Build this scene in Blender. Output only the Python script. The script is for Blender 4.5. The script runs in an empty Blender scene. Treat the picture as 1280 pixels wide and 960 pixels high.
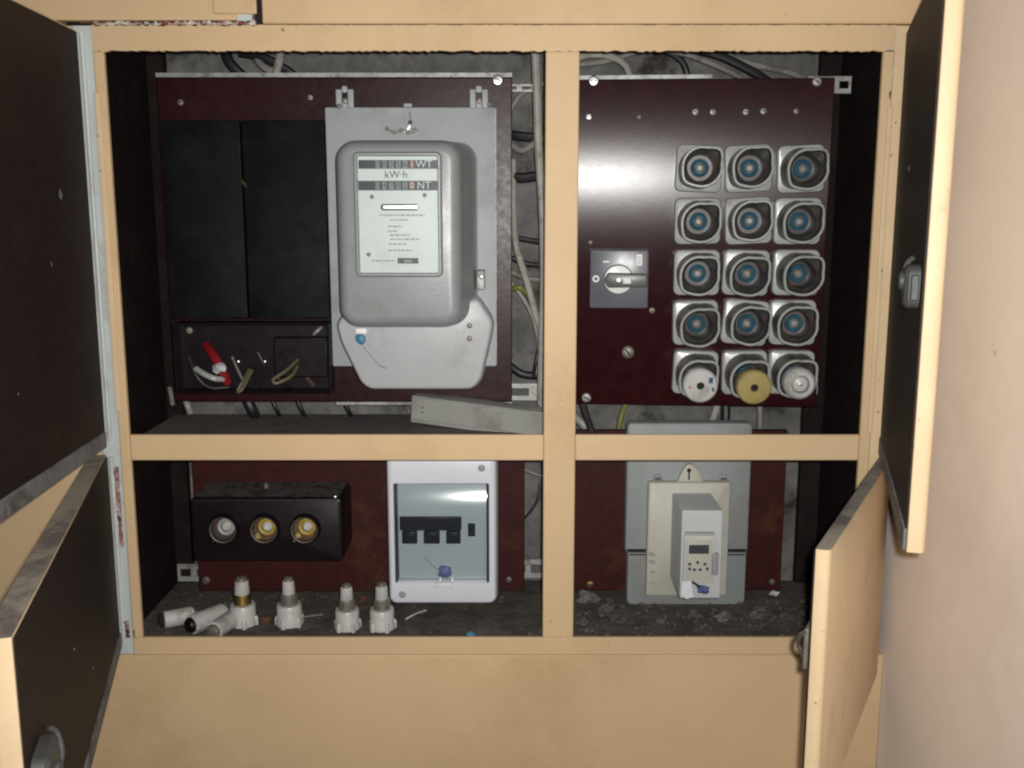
import bpy, bmesh, math, random
from mathutils import Vector, Matrix, Euler
random.seed(7)
R = math.radians
SC = bpy.context.scene
COL = SC.collection

# ------------------------------------------------------------------ camera
FPX, CAMY, CAMZ = 1250.0, -1.10, 0.491        # focal length in px of a 1280 px wide frame; metres
TILT = math.atan(1250.0 / 7220.0)
cam_d = bpy.data.cameras.new('camera')
cam_d.sensor_width = 36.0
cam_d.lens = 36.0 * FPX / 1280.0
cam_d.clip_start, cam_d.clip_end = 0.02, 50
cam = bpy.data.objects.new('camera', cam_d)
cam.location = (0, CAMY, CAMZ)
cam.rotation_euler = (math.pi / 2 - TILT, 0, 0)
COL.objects.link(cam)
SC.camera = cam

# ------------------------------------------------------------------ light: the phone's own flash, next to the lens, and a dim room
w = bpy.data.worlds.new('World'); SC.world = w; w.use_nodes = True
bg = w.node_tree.nodes['Background']
bg.inputs[0].default_value = (1.0, 0.86, 0.74, 1); bg.inputs[1].default_value = 0.055
fl = bpy.data.lights.new('flash', 'AREA')
fl.shape = 'DISK'; fl.size = 0.016; fl.energy = 8.8; fl.color = (1.0, 0.98, 0.95); fl.spread = R(155)
flo = bpy.data.objects.new('flash', fl)
flo.location = (0.016, CAMY - 0.004, CAMZ + 0.016)
flo.rotation_euler = (math.pi / 2 - R(5.5), 0, R(-1.5))
COL.objects.link(flo)
SC.view_settings.view_transform = 'Standard'
SC.view_settings.look = 'None'
SC.view_settings.gamma = 1.0
SC.view_settings.exposure = 0.0
SC.view_settings.use_curve_mapping = False
SC.render.engine = 'CYCLES'
SC.cycles.filter_width = 2.2
SC.cycles.max_bounces = 8
SC.cycles.transparent_max_bounces = 12
SC.cycles.sample_clamp_indirect = 4.0

# ------------------------------------------------------------------ measuring: where a sight line meets a plane of known depth
def ray(px, py):
    u, v = (px - 640) / FPX, (480 - py) / FPX
    return Vector((u, math.cos(TILT) + v * math.sin(TILT), -math.sin(TILT) + v * math.cos(TILT)))
def at(px, py, y):
    d = ray(px, py); s = (y - CAMY) / d.y
    return Vector((d.x * s, y, CAMZ + d.z * s))
def atz(px, py, z):
    d = ray(px, py); s = (z - CAMZ) / d.z
    return Vector((d.x * s, CAMY + d.y * s, z))
def atp(px, py, p0, n):
    d = ray(px, py); o = Vector((0, CAMY, CAMZ)); s = (p0 - o).dot(n) / d.dot(n)
    return o + d * s

# ------------------------------------------------------------------ materials
def mat(name, col, rough=0.6, metal=0.0, var=0.12, scale=30, bump=0.0, bscale=200, col2=None, mix=None, spec=0.5,
        stretch=None, dirt=None, dscale=8, dlo=0.5, dhi=0.65, coat=0.0, aniso=0.0, speck=None, sscale=200, slo=0.70, shi=0.74, rvar=1.0):
    m = bpy.data.materials.new(name); m.use_nodes = True
    nt = m.node_tree; N = nt.nodes; L = nt.links; b = N['Principled BSDF']
    b.inputs['Roughness'].default_value = rough; b.inputs['Metallic'].default_value = metal
    b.inputs['Specular IOR Level'].default_value = spec
    b.inputs['Coat Weight'].default_value = coat
    if aniso:
        b.inputs['Anisotropic'].default_value = aniso
        tg = N.new('ShaderNodeTangent'); tg.direction_type = 'RADIAL'; tg.axis = 'Z'; L.new(tg.outputs[0], b.inputs['Tangent'])
    tc = N.new('ShaderNodeTexCoord'); mp = N.new('ShaderNodeMapping'); L.new(tc.outputs['Object'], mp.inputs[0])
    oi = N.new('ShaderNodeObjectInfo'); sh = N.new('ShaderNodeVectorMath'); sh.operation = 'MULTIPLY_ADD'
    cx = N.new('ShaderNodeCombineXYZ')
    for i in range(3): L.new(oi.outputs['Random'], cx.inputs[i])
    sh.inputs[1].default_value = (7.3, 3.1, 5.7); L.new(cx.outputs[0], sh.inputs[0]); L.new(tc.outputs['Object'], sh.inputs[2])
    L.new(sh.outputs[0], mp.inputs[0])
    if stretch: mp.inputs['Scale'].default_value = stretch
    def noise(sc, det=5, rg=0.6):
        n = N.new('ShaderNodeTexNoise'); n.inputs['Scale'].default_value = sc; n.inputs['Detail'].default_value = det
        n.inputs['Roughness'].default_value = rg; L.new(mp.outputs[0], n.inputs['Vector']); return n
    n1 = noise(scale)
    r1 = N.new('ShaderNodeMapRange'); r1.inputs[1].default_value = 0.25; r1.inputs[2].default_value = 0.75
    r1.inputs[3].default_value = 1 - var; r1.inputs[4].default_value = 1 + var
    L.new(n1.outputs[0], r1.inputs[0])
    mul = N.new('ShaderNodeVectorMath'); mul.operation = 'SCALE'
    src = None
    if col2:
        n2 = noise(mix or scale * 0.35, 6, 0.65)
        r2 = N.new('ShaderNodeMapRange'); r2.inputs[1].default_value = 0.42; r2.inputs[2].default_value = 0.6
        L.new(n2.outputs[0], r2.inputs[0])
        mx = N.new('ShaderNodeMix'); mx.data_type = 'RGBA'
        mx.inputs[6].default_value = (*col, 1); mx.inputs[7].default_value = (*col2, 1)
        L.new(r2.outputs[0], mx.inputs[0]); src = mx.outputs[2]
    if src: L.new(src, mul.inputs[0])
    else: mul.inputs[0].default_value = col
    L.new(r1.outputs[0], mul.inputs['Scale'])
    out = mul.outputs[0]
    if dirt:
        n3 = noise(dscale, 8, 0.7)
        r3 = N.new('ShaderNodeMapRange'); r3.inputs[1].default_value = dlo; r3.inputs[2].default_value = dhi
        L.new(n3.outputs[0], r3.inputs[0])
        mx = N.new('ShaderNodeMix'); mx.data_type = 'RGBA'
        L.new(r3.outputs[0], mx.inputs[0]); L.new(out, mx.inputs[6]); mx.inputs[7].default_value = (*dirt, 1)
        out = mx.outputs[2]
    if speck:
        n6 = noise(sscale, 3, 0.5)
        r6 = N.new('ShaderNodeMapRange'); r6.inputs[1].default_value = slo; r6.inputs[2].default_value = shi
        L.new(n6.outputs[0], r6.inputs[0])
        mx = N.new('ShaderNodeMix'); mx.data_type = 'RGBA'
        L.new(r6.outputs[0], mx.inputs[0]); L.new(out, mx.inputs[6]); mx.inputs[7].default_value = (*speck, 1)
        out = mx.outputs[2]
    L.new(out, b.inputs['Base Color'])
    if rough > 0.1:
        rr = N.new('ShaderNodeMapRange'); rr.inputs[3].default_value = max(0.04, rough - 0.1 * rvar); rr.inputs[4].default_value = min(1, rough + 0.12 * rvar)
        n4 = noise(scale * 1.7, 4); L.new(n4.outputs[0], rr.inputs[0]); L.new(rr.outputs[0], b.inputs['Roughness'])
    if bump:
        n5 = noise(bscale, 6, 0.6); bp = N.new('ShaderNodeBump'); bp.inputs['Strength'].default_value = bump
        bp.inputs['Distance'].default_value = 0.002
        L.new(n5.outputs[0], bp.inputs['Height']); L.new(bp.outputs[0], b.inputs['Normal'])
    return m

M = {}
M['tan'] = mat('tan_paint', (0.62, 0.447, 0.262), 0.55, var=0.05, scale=7, bump=0.16, bscale=140, spec=0.3, dirt=(0.50, 0.35, 0.185), dscale=5, dlo=0.50, dhi=0.78, speck=(0.24, 0.15, 0.09), sscale=85, slo=0.735, shi=0.78)
M['tan_scuffed'] = mat('tan_scuffed', (0.62, 0.447, 0.262), 0.55, var=0.05, scale=7, bump=0.16, bscale=140, spec=0.3, stretch=(0.5, 1, 7), dirt=(0.40, 0.26, 0.17), dscale=9, dlo=0.60, dhi=0.78)
M['tan_edge'] = mat('tan_edge_paint', (0.66, 0.50, 0.31), 0.5, var=0.06, scale=18, bump=0.2, bscale=120, spec=0.35, dirt=(0.54, 0.39, 0.225), dscale=22, dlo=0.56, dhi=0.74, speck=(0.22, 0.10, 0.07), sscale=120, slo=0.70, shi=0.74)
M['door_dark'] = mat('door_inner', (0.016, 0.009, 0.008), 0.62, var=0.4, scale=160, bump=0.2, bscale=300, spec=0.22, dirt=(0.030, 0.016, 0.012), dscale=30, dlo=0.5, dhi=0.8, speck=(0.10, 0.085, 0.08), sscale=95, slo=0.73, shi=0.80)
M['strip_grey'] = mat('bare_edge_grey', (0.16, 0.165, 0.17), 0.7, var=0.25, scale=40, bump=0.2, dirt=(0.07, 0.06, 0.05), dscale=25)
M['primer'] = mat('white_primer', (0.50, 0.55, 0.54), 0.45, var=0.12, scale=14, bump=0.2, bscale=90, dirt=(0.36, 0.33, 0.27), dscale=18, dlo=0.52, dhi=0.72)
M['dustwood'] = mat('dusty_door_top', (0.30, 0.27, 0.22), 0.85, var=0.2, scale=40, bump=0.3, dirt=(0.14, 0.12, 0.11), dscale=14, dlo=0.5, dhi=0.6)
M['chip'] = mat('chipped_paint', (0.62, 0.58, 0.52), 0.7, var=0.3, scale=120, col2=(0.20, 0.035, 0.025), mix=70, bump=0.5, bscale=120, dirt=(0.02, 0.015, 0.015), dscale=90, dlo=0.55, dhi=0.6)
M['black_gap'] = mat('dark_gap', (0.012, 0.008, 0.008), 0.9, var=0.3)
M['bakelite'] = mat('red_brown_board', (0.024, 0.0042, 0.0056), 0.34, var=0.35, scale=60, bump=0.08, bscale=90, spec=0.22, dirt=(0.035, 0.010, 0.008), dscale=7, dlo=0.58, dhi=0.85)
M['bakelite_gloss'] = mat('red_brown_gloss_board', (0.026, 0.0050, 0.0065), 0.235, var=0.3, scale=50, bump=0.012, bscale=60, spec=0.25, aniso=0.85, rvar=0.12, dirt=(0.035, 0.012, 0.012), dscale=9, dlo=0.55, dhi=0.8)
M['bakelite_low'] = mat('red_board_worn', (0.036, 0.0052, 0.0045), 0.6, var=0.4, scale=60, bump=0.2, spec=0.25, dirt=(0.085, 0.032, 0.008), dscale=9, dlo=0.56, dhi=0.72)
M['inner_dark'] = mat('cabinet_inside', (0.012, 0.007, 0.007), 0.8, var=0.4, scale=90, bump=0.2, spec=0.15, dirt=(0.020, 0.012, 0.012), dscale=14)
M['plaster'] = mat('rough_plaster', (0.105, 0.103, 0.096), 0.95, var=0.3, scale=35, bump=1.0, bscale=60, col2=(0.165, 0.16, 0.15), mix=16, dirt=(0.028, 0.024, 0.022), dscale=11, dlo=0.55, dhi=0.66)
M['floor'] = mat('dusty_floor', (0.075, 0.063, 0.054), 0.95, var=0.35, scale=90, bump=0.9, bscale=120, col2=(0.110, 0.094, 0.080), mix=30, dirt=(0.045, 0.037, 0.032), dscale=25)
M['dustgrey'] = mat('dust_on_shelf', (0.13, 0.112, 0.108), 0.95, var=0.2, scale=70, bump=0.5, bscale=180, dirt=(0.085, 0.07, 0.07), dscale=20)
M['rubble'] = mat('rubble', (0.100, 0.085, 0.072), 0.95, var=0.35, scale=60, bump=0.8, bscale=150, col2=(0.07, 0.060, 0.052), mix=40)
M['wall'] = mat('pink_wall_paint', (0.85, 0.755, 0.675), 0.7, var=0.04, scale=5, bump=0.16, bscale=170, spec=0.25, dirt=(0.74, 0.64, 0.57), dscale=3.5, dlo=0.5, dhi=0.75, speck=(0.62, 0.52, 0.45), sscale=60, slo=0.72, shi=0.8)
M['meter_grey'] = mat('meter_grey_enamel', (0.270, 0.288, 0.292), 0.33, var=0.07, scale=25, bump=0.10, bscale=300, spec=0.5, dirt=(0.21, 0.205, 0.20), dscale=10, dlo=0.55, dhi=0.85)
M['plate_grey'] = mat('base_plate_grey', (0.37, 0.40, 0.405), 0.5, var=0.08, scale=20, bump=0.1, dirt=(0.27, 0.27, 0.26), dscale=12, dlo=0.52, dhi=0.75)
M['term_grey'] = mat('terminal_cover_grey', (0.43, 0.445, 0.455), 0.42, var=0.07, scale=18, bump=0.12, bscale=160, dirt=(0.33, 0.33, 0.33), dscale=14, dlo=0.55, dhi=0.75)
M['dial'] = mat('nameplate', (0.80, 0.82, 0.79), 0.4, var=0.04, scale=12, dirt=(0.68, 0.70, 0.67), dscale=10)
M['slate'] = mat('register_strip', (0.038, 0.044, 0.05), 0.4, var=0.1)
M['print'] = mat('grey_print', (0.16, 0.16, 0.165), 0.6, var=0.3, scale=400)
M['faint'] = mat('faint_print', (0.38, 0.39, 0.375), 0.6, var=0.15, scale=400)
M['white'] = mat('white_print', (0.8, 0.8, 0.78), 0.5, var=0.05)
M['redprint'] = mat('red_print', (0.45, 0.13, 0.12), 0.5, var=0.1)
M['metal'] = mat('bright_metal', (0.62, 0.62, 0.60), 0.32, 1.0, var=0.12, scale=80, bump=0.1)
M['zinc'] = mat('zinc_strip', (0.34, 0.35, 0.34), 0.5, 0.35, var=0.25, scale=60, bump=0.2, dirt=(0.16, 0.14, 0.12), dscale=40)
M['brass'] = mat('old_brass', (0.45, 0.33, 0.14), 0.4, 1.0, var=0.2, scale=90)
M['dull'] = mat('dull_screw', (0.22, 0.20, 0.17), 0.5, 0.5, var=0.3, scale=200)
M['porcelain'] = mat('socket_porcelain', (0.36, 0.375, 0.355), 0.26, var=0.12, scale=50, spec=0.5, bump=0.12, bscale=110, dirt=(0.22, 0.19, 0.15), dscale=55, dlo=0.56, dhi=0.7)
M['collar_wall'] = mat('brown_collar', (0.15, 0.135, 0.115), 0.35, var=0.3, scale=60, bump=0.1, dirt=(0.07, 0.045, 0.03), dscale=45, dlo=0.5, dhi=0.68)  # collar walls darker and browner than the rim
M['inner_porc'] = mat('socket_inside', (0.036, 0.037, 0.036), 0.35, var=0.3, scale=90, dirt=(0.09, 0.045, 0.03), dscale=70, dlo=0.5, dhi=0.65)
M['porc_white'] = mat('white_porcelain', (0.50, 0.495, 0.475), 0.28, var=0.10, scale=40, bump=0.1, bscale=120, dirt=(0.26, 0.235, 0.20), dscale=45, dlo=0.53, dhi=0.72)
M['porc_yellow'] = mat('yellow_porcelain', (0.36, 0.28, 0.10), 0.35, var=0.1, scale=50, dirt=(0.25, 0.19, 0.07), dscale=40)
M['holder_brown'] = mat('holder_brown', (0.10, 0.066, 0.04), 0.3, var=0.4, scale=120, dirt=(0.05, 0.03, 0.025), dscale=90)
M['yellow'] = mat('yellow_gauge', (0.40, 0.29, 0.05), 0.4, var=0.3, scale=120)
M['contact_grey'] = mat('contact_grey', (0.22, 0.215, 0.20), 0.4, 0.1, var=0.3, scale=140, dirt=(0.16, 0.13, 0.12), dscale=120, dlo=0.52, dhi=0.7)
M['blue'] = mat('blue_gauge', (0.028, 0.105, 0.165), 0.3, var=0.45, scale=120, dirt=(0.035, 0.13, 0.14), dscale=90)
M['blueseal'] = mat('blue_seal', (0.09, 0.11, 0.26), 0.45, var=0.25, scale=150, bump=0.4)
M['tealseal'] = mat('teal_seal', (0.05, 0.20, 0.30), 0.45, var=0.25, scale=150, bump=0.4)
M['switch_grey'] = mat('switch_plate', (0.11, 0.113, 0.135), 0.3, var=0.1, scale=40, spec=0.5)
M['knob'] = mat('switch_knob', (0.10, 0.105, 0.10), 0.35, var=0.15, scale=80)
M['dialmetal'] = mat('switch_dial', (0.33, 0.36, 0.33), 0.4, 0.3, var=0.15, scale=60)
M['black_plate'] = mat('black_back_plate', (0.0042, 0.0042, 0.0056), 0.55, var=0.4, scale=40, spec=0.10, bump=0.1, dirt=(0.010, 0.010, 0.013), dscale=8)
M['blackbox'] = mat('black_bakelite', (0.010, 0.0060, 0.0075), 0.35, var=0.3, scale=40, spec=0.25, bump=0.06)
M['dust_box'] = mat('dust_layer', (0.072, 0.066, 0.062), 0.95, var=0.3, scale=50, bump=0.6, bscale=150, dirt=(0.018, 0.014, 0.014), dscale=38, dlo=0.50, dhi=0.58)
M['whitebox'] = mat('white_plastic', (0.66, 0.68, 0.74), 0.3, var=0.03, scale=10, spec=0.45)
M['boxinner'] = mat('inner_panel', (0.50, 0.545, 0.55), 0.4, var=0.05)
M['breaker'] = mat('breaker_black', (0.018, 0.019, 0.032), 0.35, var=0.2)
M['greyspot'] = mat('grey_plug', (0.28, 0.28, 0.30), 0.5, var=0.1)
M['encl'] = mat('grey_enclosure', (0.265, 0.285, 0.285), 0.55, var=0.07, scale=15, bump=0.1, dirt=(0.22, 0.215, 0.20), dscale=12, dlo=0.5, dhi=0.7)
M['cream'] = mat('cream_plastic', (0.47, 0.455, 0.385), 0.5, var=0.05, scale=15, dirt=(0.38, 0.36, 0.30), dscale=16, dlo=0.55, dhi=0.75)
M['module'] = mat('white_module', (0.50, 0.515, 0.52), 0.45, var=0.05, scale=30)
M['bezel'] = mat('timer_face', (0.50, 0.50, 0.45), 0.4, var=0.05)
M['lcd'] = mat('lcd', (0.055, 0.060, 0.066), 0.2, var=0.1)
M['button'] = mat('button_blue', (0.055, 0.055, 0.11), 0.4, var=0.1)
M['paper'] = mat('white_paper', (0.66, 0.68, 0.70), 0.8, var=0.06)
M['cable_grey'] = mat('grey_cable', (0.21, 0.20, 0.18), 0.55, var=0.15, scale=60, dirt=(0.12, 0.11, 0.095), dscale=40)
M['cable_light'] = mat('light_cable', (0.32, 0.31, 0.275), 0.5, var=0.12, scale=60, dirt=(0.2, 0.18, 0.15), dscale=40)
M['cable_black'] = mat('black_cable', (0.014, 0.013, 0.014), 0.5, var=0.2)
M['cable_red'] = mat('red_insulation', (0.26, 0.010, 0.016), 0.45, var=0.15)
M['cable_olive'] = mat('olive_insulation', (0.12, 0.10, 0.055), 0.5, var=0.2)
M['cable_yg'] = mat('yellow_green_insulation', (0.17, 0.17, 0.03), 0.5, var=0.2)
M['duct'] = mat('pvc_duct', (0.30, 0.305, 0.28), 0.55, var=0.06, scale=20, dirt=(0.22, 0.215, 0.195), dscale=14)
M['lock'] = mat('lock_metal', (0.06, 0.063, 0.063), 0.55, 0.1, var=0.15, scale=60)
M['brick_red'] = mat('brick_bit', (0.10, 0.045, 0.028), 0.9, var=0.4, scale=80, bump=0.6)

def glass(name, tint, gl):
    m = bpy.data.materials.new(name); m.use_nodes = True; nt = m.node_tree; N = nt.nodes; L = nt.links
    N.remove(N['Principled BSDF'])
    t = N.new('ShaderNodeBsdfTransparent'); t.inputs[0].default_value = (*tint, 1)
    g = N.new('ShaderNodeBsdfGlossy'); g.inputs['Roughness'].default_value = gl
    lw = N.new('ShaderNodeLayerWeight'); lw.inputs[0].default_value = 0.5
    pw = N.new('ShaderNodeMath'); pw.operation = 'POWER'; pw.inputs[1].default_value = 5; L.new(lw.outputs['Facing'], pw.inputs[0])
    ma = N.new('ShaderNodeMath'); ma.operation = 'MULTIPLY_ADD'; ma.inputs[1].default_value = 0.9; ma.inputs[2].default_value = 0.04; L.new(pw.outputs[0], ma.inputs[0])
    mx = N.new('ShaderNodeMixShader'); L.new(ma.outputs[0], mx.inputs[0]); L.new(t.outputs[0], mx.inputs[1]); L.new(g.outputs[0], mx.inputs[2])
    L.new(mx.outputs[0], N['Material Output'].inputs[0]); return m
M['window'] = glass('clear_window', (0.90, 0.925, 0.935), 0.11)
M['meterglass'] = glass('meter_glass', (0.95, 0.97, 0.97), 0.06)

# ------------------------------------------------------------------ geometry
def box(x0, x1, y0, y1, z0, z1):
    v = [(x, y, z) for x in (x0, x1) for y in (y0, y1) for z in (z0, z1)]
    f = [(0, 1, 3, 2), (4, 6, 7, 5), (0, 4, 5, 1), (2, 3, 7, 6), (0, 2, 6, 4), (1, 5, 7, 3)]
    return v, f
def loft(rings, cap0=True, cap1=True, closed=False):
    n = len(rings[0]); v = [tuple(p) for r in rings for p in r]; f = []
    k = len(rings)
    for i in range(k if closed else k - 1):
        a, b = i * n, ((i + 1) % k) * n
        for j in range(n):
            j2 = (j + 1) % n
            f.append((a + j, a + j2, b + j2, b + j))
    if not closed:
        if cap0: f.append(tuple(range(n))[::-1])
        if cap1: f.append(tuple(range((k - 1) * n, k * n)))
    return v, f
def rrect(x0, x1, z0, z1, r, n=5):
    if not isinstance(r, (tuple, list)): r = (r,) * 4
    pts = []
    for (cx, cz, a0, rr) in ((x1 - r[0], z1 - r[0], 0, r[0]), (x0 + r[1], z1 - r[1], 90, r[1]), (x0 + r[2], z0 + r[2], 180, r[2]), (x1 - r[3], z0 + r[3], 270, r[3])):
        for i in range(n + 1):
            a = R(a0 + 90 * i / n); pts.append((cx + rr * math.cos(a), cz + rr * math.sin(a)))
    return pts
def ring(pts, y): return [(p[0], y, p[1]) for p in pts]
def inset(pts, d):
    """move an outline in by d along its vertex normals"""
    n = len(pts); out = []
    for i in range(n):
        a = Vector(pts[i - 1]); b = Vector(pts[i]); c = Vector(pts[(i + 1) % n])
        e1 = (b - a); e2 = (c - b)
        t = (e1.normalized() if e1.length > 1e-9 else e2.normalized()) + (e2.normalized() if e2.length > 1e-9 else e1.normalized())
        if t.length < 1e-6: out.append(tuple(b)); continue
        t.normalize(); nrm = Vector((-t.y, t.x)); out.append(tuple(b + nrm * d))
    return out
def slab(pts, y0, y1, bev=0.002, seg=2):
    """outline extruded from y0 (back) to y1 (front, smaller y) with a rounded front edge"""
    rs = [ring(pts, y0), ring(pts, y1 + bev)]
    for i in range(1, seg + 1):
        a = math.pi / 2 * i / seg
        rs.append(ring(inset(pts, bev * (1 - math.cos(a))), y1 + bev * (1 - math.sin(a))))
    return loft(rs)
def circ(cx, cz, r, n=28): return [(cx + r * math.cos(2 * math.pi * i / n), cz + r * math.sin(2 * math.pi * i / n)) for i in range(n)]
def lathe(prof, base, axis, n=28, cap0=True, cap1=True):
    """profile of (radius, height) pairs about an axis"""
    axis = Vector(axis).normalized(); q = axis.to_track_quat('Z', 'Y'); base = Vector(base); rs = []
    for r, h in prof:
        rs.append([tuple(base + q @ Vector((max(r, 1e-5) * math.cos(2 * math.pi * i / n), max(r, 1e-5) * math.sin(2 * math.pi * i / n), h))) for i in range(n)])
    return loft(rs, cap0, cap1)
def smooth_path(pts, k=7):
    pts = [Vector(p) for p in pts]; P = [pts[0] * 2 - pts[1]] + pts + [pts[-1] * 2 - pts[-2]]; out = []
    for i in range(1, len(P) - 2):
        for j in range(k):
            t = j / k; a, b, c, d = P[i - 1], P[i], P[i + 1], P[i + 2]
            out.append(0.5 * ((2 * b) + (c - a) * t + (2 * a - 5 * b + 4 * c - d) * t * t + (3 * b - a - 3 * c + d) * t ** 3))
    return out + [pts[-1]]
def tube(pts, r, n=10, smooth=True):
    pts = smooth_path(pts) if smooth else [Vector(p) for p in pts]
    rs = []; up = Vector((0.13, 0.9, 0.4)).normalized()
    for i, p in enumerate(pts):
        t = (pts[min(i + 1, len(pts) - 1)] - pts[max(i - 1, 0)]).normalized()
        a = t.cross(up).normalized(); b = t.cross(a)
        rs.append([tuple(p + a * r * math.cos(2 * math.pi * j / n) + b * r * math.sin(2 * math.pi * j / n)) for j in range(n)])
    return loft(rs)
def join(*gs):
    V, F = [], []
    for v, f in gs:
        o = len(V); V += list(v); F += [tuple(i + o for i in q) for q in f]
    return V, F
def blob(c, r, jag=0.3, sub=2, sq=(1, 1, 1), seed=0):
    rnd = random.Random(seed); bm = bmesh.new(); bmesh.ops.create_icosphere(bm, subdivisions=sub, radius=1)
    off = Vector((rnd.random() * 9, rnd.random() * 9, rnd.random() * 9)); from mathutils import noise as nz
    V = []
    for v in bm.verts:
        k = 1 + jag * nz.noise(v.co * 1.6 + off) * 1.6
        V.append((c[0] + v.co.x * r * k * sq[0], c[1] + v.co.y * r * k * sq[1], c[2] + v.co.z * r * k * sq[2]))
    F = [tuple(v.index for v in f.verts) for f in bm.faces]; bm.free(); return V, F

def mesh_obj(name, geom, m, mat_ids=None, smooth=35, bevel=0):
    me = bpy.data.meshes.new(name); me.from_pydata([tuple(v) for v in geom[0]], [], geom[1])
    bm = bmesh.new(); bm.from_mesh(me); bmesh.ops.recalc_face_normals(bm, faces=bm.faces); bm.to_mesh(me); bm.free()
    ms = m if isinstance(m, (list, tuple)) else [m]
    for k in ms: me.materials.append(M[k])
    if mat_ids:
        for p, i in zip(me.polygons, mat_ids): p.material_index = i
    if smooth:
        me.shade_smooth(); me.set_sharp_from_angle(angle=R(smooth))
    o = bpy.data.objects.new(name, me); COL.objects.link(o)
    if bevel:
        b = o.modifiers.new('bevel', 'BEVEL'); b.width = bevel; b.segments = 2; b.limit_method = 'ANGLE'
    return o
def tag(o, label=None, cat=None, group=None, kind=None):
    if label: o['label'] = label
    if cat: o['category'] = cat
    if group: o['group'] = group
    if kind: o['kind'] = kind
    return o
def thing(name, label, cat, loc, rot=(0, 0, 0), group=None):
    o = bpy.data.objects.new(name, None); COL.objects.link(o); o.empty_display_size = 0.02
    o.location = loc; o.rotation_euler = rot
    return tag(o, label, cat, group)
def mw(o):
    m = Matrix.LocRotScale(o.location, o.rotation_euler, None)
    return mw(o.parent) @ m if o.parent else m
def part(name, geom, m, parent, local=False, label=None, **kw):
    if not local:
        inv = mw(parent).inverted(); geom = ([inv @ Vector(v) for v in geom[0]], geom[1])
    o = mesh_obj(name, geom, m, **kw); o.parent = parent
    if label: o['label'] = label
    return o
def single(name, geom, m, label, cat, group=None, kind=None, origin=None, **kw):
    c = Vector(origin) if origin is not None else sum((Vector(v) for v in geom[0]), Vector()) / len(geom[0])
    o = mesh_obj(name, ([Vector(v) - c for v in geom[0]], geom[1]), m, **kw); o.location = c
    return tag(o, label, cat, group, kind)
def text_geom(s, size, x, y, z, extrude=0.0002, align='CENTER', bold=0.0):
    cu = bpy.data.curves.new('t', 'FONT'); cu.body = s; cu.size = size; cu.align_x = align; cu.align_y = 'CENTER'; cu.extrude = extrude; cu.offset = bold
    cu.resolution_u = 3
    ob = bpy.data.objects.new('t', cu); COL.objects.link(ob)
    dg = bpy.context.evaluated_depsgraph_get(); me = bpy.data.meshes.new_from_object(ob.evaluated_get(dg))
    V = [(v.co.x + x, y - v.co.z, v.co.y + z) for v in me.vertices]; F = [tuple(p.vertices) for p in me.polygons]
    bpy.data.objects.remove(ob); bpy.data.curves.remove(cu); bpy.data.meshes.remove(me)
    return V, F
def fixed(o):
    """keep faces of text as they are"""
    return o

# ------------------------------------------------------------------ main dimensions (metres; frame front at y = 0, sill of the lower bays at z = 0)
XL, XR = -0.431, 0.392              # outer sides of the openings
MX0, MX1 = 0.0355, 0.0715           # mullion
ZT, ZM1, ZM0, ZB = 0.657, 0.2425, 0.2125, 0.0
YB = 0.15                           # front of the mounting boards
YW = 0.225                          # plaster wall behind
ZF = -0.012                         # cabinet floor
ZS = 0.223                          # dusty shelf
HL, HR = -0.4575, 0.4155            # hinge lines

# ------------------------------------------------------------------ setting: plaster wall behind, painted side wall
def grid_wall(name, x0, x1, z0, z1, y, amp, nx, nz, m, smooth=60):
    from mathutils import noise as nz_
    V, F = [], []
    for j in range(nz + 1):
        for i in range(nx + 1):
            x = x0 + (x1 - x0) * i / nx; z = z0 + (z1 - z0) * j / nz
            d = nz_.noise(Vector((x * 14, 3.3, z * 14))) * amp + nz_.noise(Vector((x * 45, 8.1, z * 45))) * amp * 0.5
            V.append((x, y + d, z))
    for j in range(nz):
        for i in range(nx):
            a = j * (nx + 1) + i; F.append((a, a + 1, a + nx + 2, a + nx + 1))
    return mesh_obj(name, (V, F), m, smooth=smooth)
tag(grid_wall('plaster_wall', -0.48, 0.46, -0.05, 0.76, YW, 0.006, 120, 110, 'plaster'), kind='structure')
tag(mesh_obj('side_wall', box(0.4365, 0.56, -1.7, 0.02, -0.75, 1.5), 'wall'), kind='structure')

# ------------------------------------------------------------------ the cabinet
cab = thing('electrical_cabinet', 'built-in cabinet with tan painted wooden frame and four open bays', 'cabinet', (0, 0, ZF))
def rough_bar(x0, x1, y0, y1, z0, z1, n, jag_lo=0.0, jag_hi=0.0, seed=1):
    rnd = random.Random(seed); V = []; F = []
    for i in range(n + 1):
        x = x0 + (x1 - x0) * i / n
        lo = z0 + (rnd.random() - 0.35) * jag_lo; hi = z1 + (rnd.random() - 0.5) * jag_hi
        V += [(x, y0, lo), (x, y0, hi), (x, y1, hi), (x, y1, lo)]
    for i in range(n):
        a, b = 4 * i, 4 * i + 4
        for k in range(4): F.append((a + k, a + (k + 1) % 4, b + (k + 1) % 4, b + k))
    F += [(0, 1, 2, 3), (4 * n + 3, 4 * n + 2, 4 * n + 1, 4 * n)]
    return V, F
SX0, SX1 = -0.4425, 0.404           # outer edges of the stiles
part('top_rail', rough_bar(SX0, SX1, 0, 0.005, ZT, 0.6835, 220, 0.0018, 0.0008, 3), 'tan', cab)
part('middle_rail', box(XL, MX0, 0.0, 0.005, ZM0, ZM1), 'tan', cab, bevel=0.0015)
part('middle_rail', box(MX1, XR, 0.0, 0.005, ZM0, ZM1), 'tan_scuffed', cab, bevel=0.0015)
part('bottom_rail', box(SX0, SX1, 0, 0.005, -0.0215, ZB), 'tan', cab, bevel=0.001)
part('mullion', box(MX0, MX1, -0.001, 0.0055, ZB, ZT), 'tan', cab, bevel=0.0015)
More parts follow.
